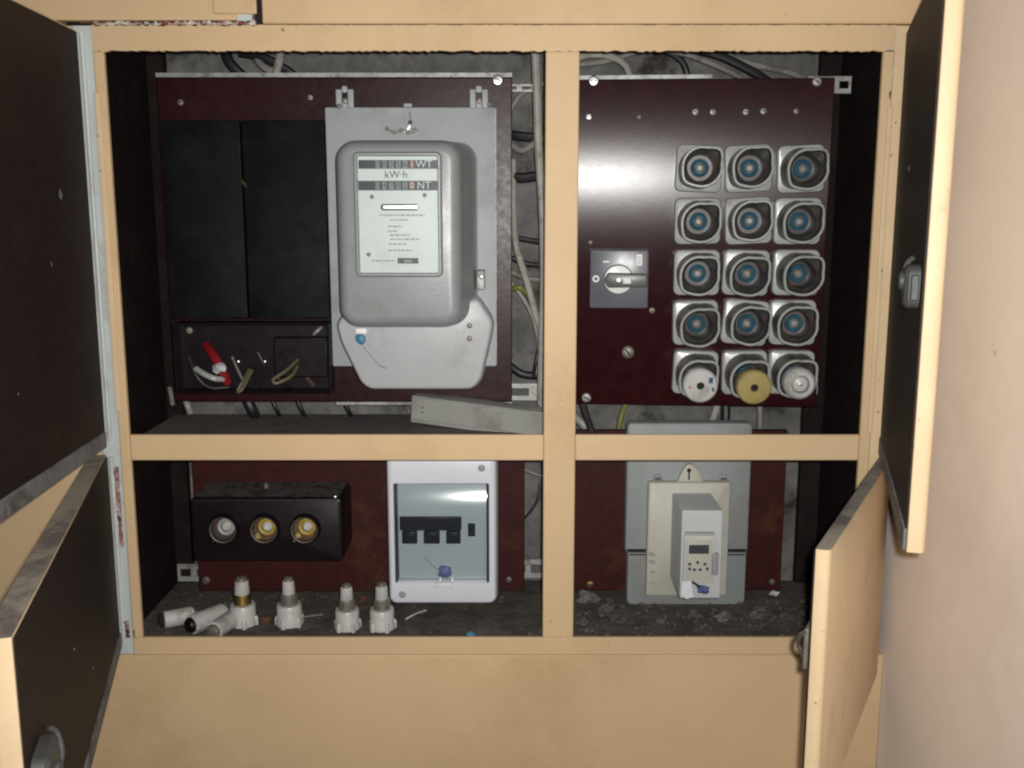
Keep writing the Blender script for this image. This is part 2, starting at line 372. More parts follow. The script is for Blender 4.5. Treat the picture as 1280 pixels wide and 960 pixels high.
part('stile', box(SX0, XL, -0.001, 0.0058, ZB, ZT), 'tan', cab, bevel=0.0015)
part('stile', box(XR, SX1, -0.001, 0.0058, ZB, ZT), 'tan', cab, bevel=0.0015)
# proud hinge fillets on the stiles, with a worn edge
part('hinge_fillet', box(SX0 - 0.0005, SX0 + 0.0055, -0.004, -0.0012, 0.27, 0.615), 'tan_edge', cab, bevel=0.001)
part('hinge_fillet', box(SX1 - 0.0050, SX1 + 0.0005, -0.004, -0.0012, 0.245, 0.60), 'tan_edge', cab, bevel=0.001)
# bare rebates the doors close into
part('rebate', box(HL - 0.006, SX0 - 0.0006, 0.0015, 0.020, -0.0215, 0.6835), 'primer', cab, bevel=0.001)
part('rebate', box(SX1 + 0.0006, HR + 0.008, 0.0015, 0.020, -0.0215, 0.6835), 'tan_edge', cab, bevel=0.001)
part('highlight_rod', lathe([(0.0024, 0), (0.0026, 0.44)], (HL + 0.0042, 0.0005, 0.236), (0, 0, 1), 12), 'primer', cab)  # white rods added to give a bright highlight line along the left hinges
part('highlight_rod', lathe([(0.0024, 0), (0.0026, 0.225)], (HL + 0.0042, 0.0005, -0.008), (0, 0, 1), 12), 'primer', cab)
# chipped paint along the hinge edges
for (x, z0, z1, s) in ((HL + 0.009, 0.11, 0.205, 1), (HL + 0.009, 0.0, 0.02, 2), (SX1 + 0.0035, 0.09, 0.13, 3), (SX1 + 0.0035, 0.055, 0.068, 4)):
    part('chipped_edge', box(x - 0.0022, x + 0.0022, -0.0004, 0.0014, z0, z1), 'chip', cab)
def flake(cx, cz, w, h, y, m, seed):
    rnd = random.Random(seed); n = 14; pts = []
    for i in range(n):
        a = 2 * math.pi * i / n; k = 0.55 + 0.6 * rnd.random(); pts.append((cx + w / 2 * k * math.cos(a), cz + h / 2 * k * math.sin(a)))
    return part('paint_chip', loft([ring(pts, y), ring(inset(pts, 0.0003), y - 0.0005)]), m, cab)
rndc = random.Random(33)
for i, (px, py, w, h, m) in enumerate(((150, 655, .0022, .030, 'brick_red'), (146, 610, .0018, .018, 'chip'), (153, 690, .0025, .012, 'primer'), (143, 590, .002, .008, 'brick_red'), (130, 268, .0022, .006, 'primer'), (128, 240, .0018, .010, 'chip'),
        (1112, 118, .0022, .010, 'brick_red'), (1115, 90, .0030, .006, 'primer'), (1098, 372, .0035, .004, 'brick_red'), (1108, 200, .0016, .020, 'chip'), (1101, 300, .0014, .016, 'strip_grey'), (1092, 470, .0018, .014, 'chip'), (1113, 60, .004, .004, 'primer'),
        (290, 812, .010, .0025, 'tan_edge'), (700, 500, .0018, .002, 'brick_red'), (652, 50, .004, .003, 'primer'), (156, 778, .0030, .0030, 'black_gap'), (168, 792, .0022, .012, 'brick_red'))):
    q = at(px, py, 0); flake(q.x, q.z, w, h, -0.0011, m, i)
# panels above and below the frame
ZU = 0.6845
part('upper_panel', box(-1.0, -0.272, -0.002, 0.02, ZU + 0.0035, 1.05), 'tan', cab, bevel=0.002)
part('upper_batten', box(-0.3115, -0.2665, -0.0075, -0.0025, ZU + 0.009, 1.05), 'tan', cab, bevel=0.0015)
part('upper_panel', box(-0.262, 0.45, -0.0015, 0.02, ZU, 1.05), 'tan', cab, bevel=0.0015)
part('seam_backing', box(-0.44, -0.255, 0.006, 0.022, 0.672, 0.72), 'black_gap', cab)
part('left_panel', box(-1.0, HL - 0.0065, 0.0025, 0.018, -0.0215, 0.683), 'tan', cab)
part('chipped_seam', rough_bar(-0.44, -0.27, 0.0, 0.006, 0.6828, 0.6868, 60, 0.002, 0.003, 9), 'chip', cab)
part('torn_filler', rough_bar(-0.287, -0.272, -0.004, 0.001, 0.6868, 0.6935, 6, 0.001, 0.002, 5), 'primer', cab)
part('lower_panel', box(-1.0, 0.4360, 0.0015, 0.025, -0.6, -0.0225), 'tan', cab, bevel=0.0015)
# inside
part('side_panel', box(XL - 0.04, XL - 0.028, 0.0075, YW, ZF - 0.015, 0.70), 'inner_dark', cab)
part('side_panel', box(XR + 0.022, XR + 0.034, 0.0075, YW, ZF - 0.015, 0.70), 'inner_dark', cab)
part('back_panel', box(XL - 0.028, -0.4375, YW - 0.02, YW - 0.008, ZF, 0.70), 'inner_dark', cab)
part('back_panel', box(0.388, XR + 0.022, YW - 0.02, YW - 0.008, ZF, 0.70), 'inner_dark', cab)
part('ceiling_panel', box(XL - 0.03, XR + 0.022, 0.0075, YW, 0.700, 0.712), 'inner_dark', cab)
part('floor_panel', box(XL - 0.028, XR + 0.022, 0.0075, YW - 0.01, ZF - 0.014, ZF), 'floor', cab)
part('shelf', box(XL - 0.02, 0.03, 0.07, YW - 0.011, ZS - 0.010, ZS), 'dustgrey', cab, bevel=0.002)

# doors: hinge line at the origin, swung about it
def door(side, ang, wid, z0, z1, dz=0, th=0.018, name='door', label=None, y=-0.003, topmat=None):
    hx = HL if side < 0 else HR
    e = bpy.data.objects.new(name, None); COL.objects.link(e); e.parent = cab; e.empty_display_size = 0.02
    e.location = (hx, y, -ZF); e.rotation_euler = (0, 0, R(-ang if side < 0 else ang))
    if label: e['label'] = label
    s = 1 if side < 0 else -1
    # leaf with rounded edges; inner face a dark sheet
    pts = rrect(0.0, wid, -th, 0.0, (0.001, 0.001, 0.004, 0.006), 3)
    V, F = loft([[(s * p[0], p[1], z0) for p in pts], [(s * p[0], p[1], z1) for p in pts]])
    leaf = part('leaf', (V, F), ['tan_edge', topmat or 'tan_edge'], e, local=True, smooth=50)
    if topmat:
        for p in leaf.data.polygons:
            if p.normal.z > 0.9: p.material_index = 1
    def lb(xa, xb, ya, yb, za, zb): return box(min(s * xa, s * xb), max(s * xa, s * xb), ya, yb, za, zb)
    part('inner_sheet', lb(0.003, wid - 0.002, 0.0003, 0.0016, z0 + 0.019, z1 - 0.002), 'door_dark', e, local=True)
    part('bottom_edge_strip', lb(0.003, wid - 0.002, 0.0003, 0.0030, z0 + 0.0005, z0 + 0.0188), 'strip_grey', e, local=True, bevel=0.001)
    return e, lb
dUL, lbUL = door(-1, 86, 0.49, 0.229, 0.6775, label='wide upper left door with dark brown inner face')
dLL, lbLL = door(-1, 74.6, 0.509, -0.010, 0.2205, label='wide lower left door with dusty top edge', topmat='dustwood')
dUR, lbUR = door(1, 73.2, 0.348, 0.2225, 0.6760, th=0.014, label='narrow upper right door swung towards the wall')
dLR, lbLR = door(1, 62.0, 0.357, -0.040, 0.2190, th=0.012, label='narrow lower right door seen from its tan outer side', topmat='dustwood')
# rim lock on the upper right door (inner side)
lk = (0.225, 0.430)
def lock(e, s, x, z, w=0.05, h=0.075):
    pts = rrect(min(s * x, s * (x + w)), max(s * x, s * (x + w)), z - h / 2, z + h / 2, 0.008)
    g = loft([ring(pts, 0.0018), ring(pts, 0.010), ring(inset(pts, 0.003), 0.013)])
    o = part('lock_case', g, 'lock', e, local=True)
    c = s * (x + w * 0.45)
    part('lock_cylinder', lathe([(0.007, 0), (0.007, 0.003), (0.004, 0.004), (0.0, 0.004)], (c, 0.013, z + 0.004), (0, 1, 0), 18), 'lock', e, local=True)
    part('lock_bolt', box(min(s * (x + w), s * (x + w + 0.006)), max(s * (x + w), s * (x + w + 0.006)), 0.003, 0.009, z - 0.010, z + 0.010), 'lock', e, local=True, bevel=0.001)
    kx = s * (x - 0.010)
    part('latch_lever', tube([(kx, 0.004, z + 0.022), (kx - s * 0.002, 0.009, z + 0.016), (kx + s * 0.001, 0.012, z + 0.002), (kx + s * 0.004, 0.009, z - 0.012)], 0.0022, 8), 'lock', e, local=True)
lock(dUR, -1, 0.300, 0.432, 0.030, 0.034)
lock(dLL, 1, 0.452, 0.100, 0.045, 0.050)
for (e, sg, d, z, w, h, sd_) in ((dUL, 1, 0.083, 0.507, 0.010, 0.012, 1), (dUL, 1, 0.22, 0.33, 0.004, 0.003, 2), (dUL, 1, 0.12, 0.44, 0.003, 0.005, 3), (dUR, -1, 0.15, 0.53, 0.004, 0.006, 4), (dLL, 1, 0.30, 0.12, 0.005, 0.003, 5), (dLL, 1, 0.21, 0.06, 0.003, 0.004, 6)):
    rnd = random.Random(sd_); pts = [(sg * d + w / 2 * (0.4 + 0.7 * rnd.random()) * math.cos(2 * math.pi * i / 12), z + h / 2 * (0.4 + 0.7 * rnd.random()) * math.sin(2 * math.pi * i / 12)) for i in range(12)]
    part('paint_chip', loft([ring(pts, 0.0014), ring(inset(pts, 0.0002), 0.0020)]), 'strip_grey', e, local=True)
# spring catch on the free edge of the lower right door
cx = -0.357
part('spring_catch', tube([(cx + 0.004, 0.003, 0.146), (cx + 0.003, 0.009, 0.141), (cx + 0.004, 0.011, 0.133), (cx + 0.006, 0.008, 0.126), (cx + 0.007, 0.004, 0.121)], 0.0020, 8), 'metal', dLR, local=True)
part('catch_plate', box(cx + 0.002, cx + 0.022, 0.002, 0.006, 0.112, 0.148), 'dull', dLR, local=True, bevel=0.001)

# ------------------------------------------------------------------ mounting boards
def screw_geom(p, r, n=(0, -1, 0), h=0.003):
    return lathe([(r, -0.001), (r, h * 0.4), (r * 0.8, h * 0.85), (r * 0.35, h), (0, h)], p, n, 14)
def washer_screw(parent, p, r, m='dull', m2=None, n=(0, -1, 0)):
    s = part('screw', screw_geom(p, r, n), m, parent)
    q = Vector(n).normalized(); u = q.cross(Vector((0, 0, 1))).normalized().lerp(Vector((0, 0, 1)), random.random()).normalized(); v = q.cross(u)
    c = Vector(p) + q * 0.0032
    V = [c + u * a * r * 0.62 + v * b * r * 0.12 + q * d for a in (-1, 1) for b in (-1, 1) for d in (-0.0012, 0.0002)]
    part('slot', (V, [(0, 1, 3, 2), (4, 6, 7, 5), (0, 4, 5, 1), (2, 3, 7, 6), (0, 2, 6, 4), (1, 5, 7, 3)]), 'black_gap', s)
    return s

def board(name, px0, px1, py0, py1, m, label, y=YB, x0=None, x1=None, th=0.009):
    a = at(px0, py0, y); b = at(px1, py1, y)
    X0 = a.x if x0 is None else x0; X1 = at(px1, py0, y).x if x1 is None else x1
    t = thing(name, label, 'mounting board', ((X0 + X1) / 2, y + th / 2, b.z))
    part('panel', box(X0, X1, y, y + th, b.z, a.z), m, t, bevel=0.0012)
    return t
bUL = board('mounting_board', 195, 640, 97, 502, 'bakelite', 'large dark red-brown board in the upper left bay behind the grey meter')
ta = at(195, 97, YB); tb = at(640, 97, YB)
part('top_edge_strip', box(ta.x, tb.x, YB - 0.001, YB + 0.012, ta.z + 0.0005, ta.z + 0.0055), 'zinc', bUL)
ba = at(420, 502, YB)
part('bottom_edge_strip', box(ba.x, tb.x, YB - 0.001, YB + 0.012, ba.z - 0.004, ba.z - 0.0005), 'zinc', bUL)
for (px, py, r, m) in ((622, 100, 0.0068, 'metal'), (226, 128, 0.004, 'dull'), (236, 412, 0.005, 'dull'), (388, 122, 0.0035, 'zinc')):
    washer_screw(bUL, at(px, py, YB), r, m)
bLL = board('mounting_board', 238, 656, 545, 739, 'bakelite_low', 'worn red board low in the left bay behind the black fuse box')
for (px, py, r, m) in ((258, 725, 0.005, 'dull'), (636, 724, 0.004, 'dull')):
    washer_screw(bLL, at(px, py, YB), r, m)
bLR = board('mounting_board', 700, 985, 538, 738, 'bakelite_low', 'dark red board low in the right bay behind the timer')
washer_screw(bLR, at(738, 730, YB), 0.0052, 'brass'); washer_screw(bLR, at(965, 727, YB), 0.004, 'dull')

# the right upper board stands at a slight angle
AN = R(-4.3)
n_out = Vector((math.sin(AN), -math.cos(AN), 0)); PT = R(2.0)
rotR = Euler((R(1.5), 0, AN), 'XYZ')
n_out = rotR.to_matrix() @ Vector((0, -1, 0))
cR = at(880, 300, 0.135)
bUR = thing('mounting_board', 'glossy dark red board in the upper right bay carrying the fuse sockets', 'mounting board', cR, rotR)
invR = mw(bUR).inverted()
def onR(px, py): return atp(px, py, cR, n_out)
def locR(px, py): return invR @ onR(px, py)
la, lb_ = locR(1043, 97), locR(1021, 509)
part('panel', box(-0.185, (la.x + lb_.x) / 2, 0.0, 0.009, lb_.z, la.z), 'bakelite_gloss', bUR, local=True, bevel=0.001)
part('top_edge_strip', box(-0.185, locR(890, 97).x, -0.001, 0.012, la.z + 0.0005, la.z + 0.005), 'zinc', bUR, local=True)
for (px, py, r, m) in ((742, 101, 0.0062, 'metal'), (1021, 102, 0.0055, 'zinc'), (736, 146, 0.0042, 'metal'), (799, 146, 0.0030, 'dull'), (869, 140, 0.0040, 'zinc'), (891, 140, 0.0040, 'zinc'),
                       (932, 140, 0.0040, 'zinc'), (954, 139, 0.0040, 'zinc'), (995, 139, 0.0034, 'zinc'), (815, 388, 0.0040, 'dull'), (785, 440, 0.0078, 'dull'), (733, 497, 0.0060, 'zinc'), (738, 303, 0.003, 'dull')):
    washer_screw(bUR, onR(px, py), r, m, n=n_out)

# ------------------------------------------------------------------ electricity meter
MY = 0.132                                          # front of its base plate
met = thing('electricity_meter', 'grey three-phase electricity meter with rounded cover and nameplate window', 'electricity meter', at(510, 487, YB))
def rect_at(px0, px1, py0, py1, y):
    a = at(px0, py0, y); b = at(px1, py1, y); c = at(px0, py1, y); d = at(px1, py0, y)
    return (a.x + c.x) / 2, (b.x + d.x) / 2, b.z, a.z
x0, x1, z0, z1 = rect_at(411, 620, 134, 458, MY)
part('base_plate', slab(rrect(x0, x1, z0, z1, 0.002, 2), YB - 0.0005, MY, 0.0015), 'plate_grey', met)
part('base_plate_return', box(x1 - 0.003, x1 + 0.0005, MY + 0.0005, YB - 0.0006, z0 + 0.002, z1 - 0.002), 'zinc', met)
for k, (lx, px) in enumerate(((430, 430), (598, 598))):
    a = at(px - 11, 107, MY); b = at(px + 12, 136, MY)
    lug = part('lug', join(slab(rrect(a.x, a.x + 0.007, b.z, a.z - 0.004, 0.001, 2), MY + 0.006, MY + 0.001, 0.001), slab(rrect(b.x - 0.007, b.x, b.z, a.z - 0.004, 0.001, 2), MY + 0.006, MY + 0.001, 0.001),
        slab(rrect(a.x + 0.0072, b.x - 0.0072, a.z - 0.008, a.z, 0.002, 2), MY + 0.006, MY + 0.001, 0.001), slab(rrect(a.x + 0.0072, b.x - 0.0072, b.z, b.z + 0.010, 0.001, 2), MY + 0.006, MY + 0.001, 0.001)), 'plate_grey', met)
    part('lug_screw', screw_geom(at(px + 1, 126, MY), 0.0034, h=0.002), 'dull', lug)
for px, py in ((424, 133), (612, 131)):
    part('clip', blob(at(px, py, MY - 0.002), 0.0035, 0.3, 1, seed=px), 'zinc', met)
part('top_notch', box(at(505, 134, MY).x, at(515, 134, MY).x, MY - 0.001, MY + 0.004, z1 + 0.0003, z1 + 0.004), 'plate_grey', met)
# cover: rounded tapering hood
fy = 0.056
X0, X1, Z0, Z1 = rect_at(424, 597, 178, 402, MY)    # foot on the plate
U0, U1, W0, W1 = rect_at(421, 576, 176, 409, fy)    # front
foot = rrect(X0, X1, Z0, Z1, 0.022, 8)
mid = rrect(U0 - 0.004, U1 + 0.012, W0 - 0.001, W1 + 0.001, 0.024, 8)
front = rrect(U0, U1, W0, W1, 0.022, 8)
rs = [ring(foot, MY - 0.0005), ring(foot, MY - 0.006), ring(inset(foot, 0.002), MY - 0.0075), ring(inset(foot, 0.002), MY - 0.012), ring(mid, fy + 0.034)]
for i in range(0, 7):
    a = math.pi / 2 * i / 6
    d = 0.014 * (1 - math.cos(a)); rs.append(ring(inset(front, d - 0.002), fy + 0.020 * (1 - math.sin(a))))
part('cover', loft(rs, cap0=False), 'meter_grey', met, smooth=50)
# raised window frame
q0, q1, r0, r1 = rect_at(443, 552, 190, 346, fy - 0.005)
wo = rrect(q0, q1, r0, r1, 0.006, 5); wi = inset(wo, 0.0042)
part('window_frame', loft([ring(inset(wo, -0.001), fy + 0.001), ring(wo, fy - 0.004), ring(inset(wo, 0.0015), fy - 0.0055), ring(inset(wo, 0.003), fy - 0.0055), ring(wi, fy - 0.004), ring(wi, fy + 0.0005)], False, False), 'meter_grey', met)
npy = fy - 0.0008
npl = part('nameplate', slab(inset(wo, 0.0044), fy + 0.0006, npy, 0.0002, 1), 'dial', met)
def np_rect(px0, px1, py0, py1, d, m, nm):
    a0, a1, b0, b1 = rect_at(px0, px1, py0, py1, npy)
    return part(nm, box(a0, a1, npy - d, npy - 0.00005, b0, b1), m, npl)
np_rect(448, 547, 200, 211, 0.0004, 'slate', 'register_strip')
np_rect(448, 547, 226, 238, 0.0004, 'slate', 'register_strip')
def np_text(s, px, py, size, m, d=0.0005, bold=0.0):
    p = at(px, py, npy - d); part('lettering', text_geom(s, size, p.x, npy - d, p.z, 0.0001, bold=bold), m, npl, smooth=0)
np_text('WT', 530, 205.5, 0.0115, 'white'); np_text('NT', 530, 232, 0.0115, 'white'); np_text('kW·h', 495, 218.5, 0.0115, 'slate')
for row, yy in enumerate((205.5, 232)):
    for i, ch in enumerate('083561' if row == 0 else '047820'):
        px = 472 + i * 8.6
        np_rect(px - 2.6, px + 2.8, yy - 4.6, yy + 4.6, 0.0007, 'faint' if i < 5 else 'redprint', 'digit_wheel')
        np_text(ch, px, yy, 0.0095, 'slate' if i < 5 else 'white', 0.0009)
a0, a1, b0, b1 = rect_at(476, 523, 255, 263, npy)
part('disc_slot', slab(rrect(a0, a1, b0, b1, 0.003, 4), npy - 0.0001, npy - 0.0009, 0.0003, 1), 'slate', npl)
part('disc_edge', box(a0 + 0.003, a1 - 0.001, npy - 0.0016, npy - 0.0010, b0 + 0.002, b1 - 0.0018), 'metal', npl)
rnd = random.Random(4); G = []
for (py, pa, pb) in ((269, 475, 531), (275, 488, 510), (283, 485, 503), (289, 485, 497), (294, 487, 512), (299, 488, 524), (305, 486, 508), (313, 485, 515), (326, 465, 494)):
    px = pa
    while px < pb:
        l = 2 + rnd.random() * 4
        c0, c1, d0, d1 = rect_at(px, min(px + l, pb), py - 0.9, py + 0.9, npy); G.append(box(c0, c1, npy - 0.0003, npy - 0.00005, d0, d1)); px += l + 1.3
part('small_print', join(*G), 'faint', npl, smooth=0)['kind'] = 'stuff'
np_rect(497, 523, 322.5, 329.5, 0.0003, 'print', 'maker_mark')
np_text('ııııııı', 510, 326, 0.006, 'white', 0.0005)
for px, py in ((465, 246), (531, 244), (461, 318)):
    part('rivet', screw_geom(at(px, py, npy), 0.0024, h=0.0015), 'dull', npl)
part('window_pane', slab(inset(wi, 0.0002), fy - 0.0030, fy - 0.0036, 0.0001, 1), 'meterglass', met)
# sealing wire with lead at the top and at the side
for (pts, rr) in (((( 512, 140), (513, 152), (511, 160), (505, 165)), 0.0008), (((487, 163), (496, 166), (505, 163), (514, 166), (523, 162)), 0.0012)):
    part('sealing_wire', tube([at(a, b, MY - 0.004) for a, b in pts], rr, 6), 'metal' if rr < 0.001 else 'zinc', met)
part('lead_seal', blob(at(513, 153, MY - 0.004), 0.0026, 0.2, 2, (1, 0.6, 1), 2), 'metal', met)
for i, (a, b) in enumerate(((484, 161), (492, 165), (501, 163), (510, 166), (518, 163))):
    part('wire_knot', blob(at(a, b, MY - 0.004), 0.0028, 0.4, 1, seed=i), 'zinc', met)
part('side_clip', slab(rrect(at(596, 350, 0.10).x, at(606, 350, 0.10).x, at(600, 362, 0.10).z, at(600, 338, 0.10).z, 0.001, 2), 0.12, 0.098, 0.001), 'zinc', met)
part('side_clip_screw', screw_geom(at(602, 346, 0.097), 0.003), 'metal', met)
# terminal cover
ty = 0.085
tp = [(597, 372), (617, 402), (614, 420), (601, 476), (590, 487), (462, 487), (451, 479), (426, 428), (420, 405), (432, 390), (470, 384), (560, 384)]
def roundpoly(p2, r, n=4):
    out = []; k = len(p2)
    for i in range(k):
        a, b, c = Vector(p2[i - 1]), Vector(p2[i]), Vector(p2[(i + 1) % k])
        d1, d2 = (a - b), (c - b); l = min(r, d1.length * 0.45, d2.length * 0.45)
        s, e = b + d1.normalized() * l, b + d2.normalized() * l
        for j in range(n + 1):
            t = j / n; q = s * (1 - t) ** 2 + b * 2 * t * (1 - t) + e * t * t; out.append((q.x, q.y))
    return out
tw = [(at(a, b, ty).x, at(a, b, ty).z) for a, b in tp]
area = sum(tw[i - 1][0] * tw[i][1] - tw[i][0] * tw[i - 1][1] for i in range(len(tw)))
if area < 0: tw = tw[::-1]
tc = roundpoly(tw, 0.007)
part('terminal_cover', loft([ring(inset(tc, 0.001), YB - 0.001), ring(inset(tc, -0.0015), ty + 0.010), ring(tc, ty + 0.008), ring(inset(tc, 0.0005), ty + 0.003), ring(inset(tc, 0.0018), ty + 0.0007), ring(inset(tc, 0.004), ty)], False, True), 'term_grey', met, smooth=45)
p = at(451, 424, ty - 0.004)
part('teal_seal', blob(p, 0.0062, 0.25, 2, (1, 0.5, 1.15), 5), 'tealseal', met)
part('seal_cap', slab(rrect(at(445, 414, ty).x, at(459, 414, ty).x, at(450, 417, ty).z, at(450, 410, ty).z, 0.001, 2), ty + 0.001, ty - 0.004, 0.0008), 'white', met)
part('seal_wire', tube([at(453, 432, ty - 0.001), at(465, 446, ty - 0.002), at(474, 456, ty - 0.001), at(484, 461, ty - 0.001)], 0.0005, 6), 'zinc', met)
for px, py in ((587, 407), (587, 423)):
    part('cover_screw', screw_geom(at(px, py, ty), 0.0032), 'dull', met)
for i in range(4):
    a = at(612, 424 + i * 8, MY - 0.001)
    part('plate_slot', box(a.x - 0.003, a.x + 0.003, MY - 0.0022, MY - 0.0002, a.z - 0.001, a.z + 0.001), 'zinc', met)

# ------------------------------------------------------------------ place of the missing meter: black back plate and open terminal tray
py_ = 0.138
bp = thing('meter_back_plate', 'empty black metal back plate left of the grey meter', 'back plate', at(310, 398, YB))
a0, a1, b0, b1 = rect_at(207, 304.5, 150, 399, py_)
c0, c1, d0, d1 = rect_at(306.5, 409, 150, 399, py_)
part('half_plate', slab(rrect(a0, a1, b0, b1, 0.003), YB - 0.0005, py_, 0.0015), 'black_plate', bp)
part('half_plate', slab(rrect(c0, c1, d0, d1, 0.003), YB - 0.0005, py_, 0.0015), 'black_plate', bp)
part('hook', tube([at(300, 222, py_ - 0.002), at(304, 228, py_ - 0.004), at(308, 234, py_ - 0.002)], 0.0014, 6), 'brass', bp)
part('rib', box(c0 + 0.002, c1 - 0.002, py_ - 0.0025, py_ - 0.0011, at(350, 178, py_).z - 0.001, at(350, 178, py_).z + 0.001), 'black_plate', bp)
tr = thing('terminal_tray', 'open black terminal tray below the empty back plate', 'terminal tray', at(318, 490, YB))
a0, a1, b0, b1 = rect_at(222, 416, 402, 489, py_)
ot = rrect(a0, a1, b0, b1, 0.003, 3)
part('tray', loft([ring(ot, YB - 0.0005), ring(ot, 0.122), ring(inset(ot, 0.002), 0.121), ring(inset(ot, 0.003), 0.122), ring(inset(ot, 0.003), 0.145)], False, True), 'blackbox', tr)
for px, py, r in ((237, 413, 0.0045), (298, 452, 0.0022), (331, 452, 0.0022)):
    part('screw', screw_geom(at(px, py, 0.144 if r < .004 else 0.121), r), 'metal' if r < .004 else 'dull', tr)
pa = at(392, 418, 0.120); pb = at(402, 409, 0.120)
part('clip', tube([pa, (pa + pb) / 2 + Vector((0, -0.003, 0)), pb], 0.0022, 6), 'zinc', tr)
a0, a1, b0, b1 = rect_at(345, 416, 420, 470, 0.144)
part('terminal_block', box(a0, a1 - 0.004, 0.132, 0.1445, b0, b1), 'blackbox', tr, bevel=0.002)
def cable(name, pts, r, m, label, cat='cable', group=None, n=10): return single(name, tube(pts, r, n), m, label, cat, group)
cable('wire_end', [at(258, 432, 0.135), at(266, 443, 0.118), at(276, 460, 0.108), at(284, 478, 0.118)], 0.0055, 'cable_red', 'thick red insulated wire end in the black terminal tray', 'wire')
cable('wire_end', [at(245, 461, 0.112), at(256, 468, 0.104), at(268, 473, 0.102), at(279, 474, 0.110)], 0.0036, 'porcelain', 'white taped wire end crossing the red wire', 'wire')
single('insulating_tape', blob(at(274, 460, 0.099), 0.0082, 0.35, 2, (1.05, 0.7, 0.8), 11), 'plate_grey', 'pale blue-white wad of tape on the red wire', 'tape')
cable('wire_end', [at(312, 462, 0.135), at(304, 476, 0.118), at(297, 489, 0.112), at(303, 486, 0.112), at(315, 463, 0.132)], 0.0020, 'cable_olive', 'thin looped brown wire in the middle of the terminal tray', 'wire')
cable('wire_end', [at(374, 448, 0.135), at(358, 463, 0.118), at(342, 474, 0.108), at(346, 479, 0.106), at(364, 470, 0.116), at(372, 458, 0.13)], 0.0021, 'cable_olive', 'thin looped olive wire at the right of the terminal tray', 'wire')

for i, (pts, rr_, m_, lab_) in enumerate((
        (((236, 446), (246, 470), (262, 484), (286, 484)), 0.0026, 'cable_black', 'black wire curling along the left floor of the terminal tray'),
        (((322, 440), (330, 458), (326, 476), (318, 486)), 0.0022, 'cable_black', 'black wire hanging between the two looped wires'),
        (((290, 446), (298, 464), (306, 480)), 0.0016, 'cable_grey', 'thin grey wire beside the red wire end'),
        (((352, 440), (344, 458), (352, 478), (366, 484)), 0.0020, 'cable_black', 'black wire curling behind the olive loop'),
        (((392, 452), (384, 470), (392, 482)), 0.0022, 'brick_red', 'brownish wire stub at the right end of the terminal tray'))):
    cable('wire_end', [at(a, b, 0.132 - 0.008 * math.sin(k * 1.3 + i)) for k, (a, b) in enumerate(pts)], rr_, m_, lab_, 'wire')

# ------------------------------------------------------------------ fuse sockets
def egg(r, b1=0.0052, b2=0.0028, n=40):
    pts = []
    for i in range(n):
        a = 2 * math.pi * i / n
        def g(c, wd): d = (a - c + math.pi) % (2 * math.pi) - math.pi; return math.exp(-(d / wd) ** 2)
        k = r + b1 * g(R(45), R(21)) + b2 * g(R(222), R(20)) - 0.0006 * (g(R(82), R(9)) + g(R(8), R(9)))
        pts.append((k * math.cos(a), k * math.sin(a)))
    return pts
SH = 0.051
def make_socket():
    t = thing('fuse_socket', 'x', 'fuse socket', (0, 0, 0))
    part('base', slab(rrect(-0.0278, 0.0278, -0.0278, 0.0278, 0.0075, 4), -0.0004, -0.010, 0.003), 'porcelain', t, local=True)
    o = egg(0.0238); i = inset(o, 0.0030)
    sh = lambda pts, dx=0.0: [(p[0] + dx, p[1]) for p in pts]
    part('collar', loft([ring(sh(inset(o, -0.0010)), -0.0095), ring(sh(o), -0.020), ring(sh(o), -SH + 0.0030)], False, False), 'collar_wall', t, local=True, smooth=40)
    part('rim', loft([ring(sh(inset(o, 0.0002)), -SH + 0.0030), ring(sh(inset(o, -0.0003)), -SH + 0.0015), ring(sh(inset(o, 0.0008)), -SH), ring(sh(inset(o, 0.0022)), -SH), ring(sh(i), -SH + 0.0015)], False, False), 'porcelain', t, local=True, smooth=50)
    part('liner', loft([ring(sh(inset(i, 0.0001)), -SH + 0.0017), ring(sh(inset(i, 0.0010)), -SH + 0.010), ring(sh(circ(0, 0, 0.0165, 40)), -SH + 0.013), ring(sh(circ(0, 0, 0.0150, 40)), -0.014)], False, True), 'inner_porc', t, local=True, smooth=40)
    part('gauge_ring', lathe([(0.0108, 0), (0.0102, 0.006), (0.0080, 0.008), (0.0062, 0.006), (0.0060, 0.001)], (0, -0.0145, 0), (0, -1, 0), 28), 'blue', t, local=True)
    part('contact', lathe([(0.0056, 0), (0.0056, 0.0055), (0.0044, 0.0066), (0.0030, 0.0040), (0, 0.0040)], (0, -0.0145, 0), (0, -1, 0), 20), 'contact_grey', t, local=True)
    return t
def children(o): return [c for c in bpy.data.objects if c.parent == o]
def copy_tree(o, parent=None):
    c = o.copy(); COL.objects.link(c)
    if parent: c.parent = parent; c.matrix_parent_inverse = o.matrix_parent_inverse
    for ch in children(o): copy_tree(ch, c)
    return c
proto = make_socket()
cols = ((873, 934, 999), (871, 934, 995), (870, 931, 993), (868, 930, 989), (868, 929, 987))
rows = (211, 276, 340, 402, 464)
rn = ('top', 'second', 'third', 'fourth', 'bottom'); cn = ('left', 'middle', 'right')
plugged = ('white plug', 'yellow plug', 'glass-fronted plug')
sockets = {}
srcs = [proto] + [copy_tree(proto) for _ in range(14)]
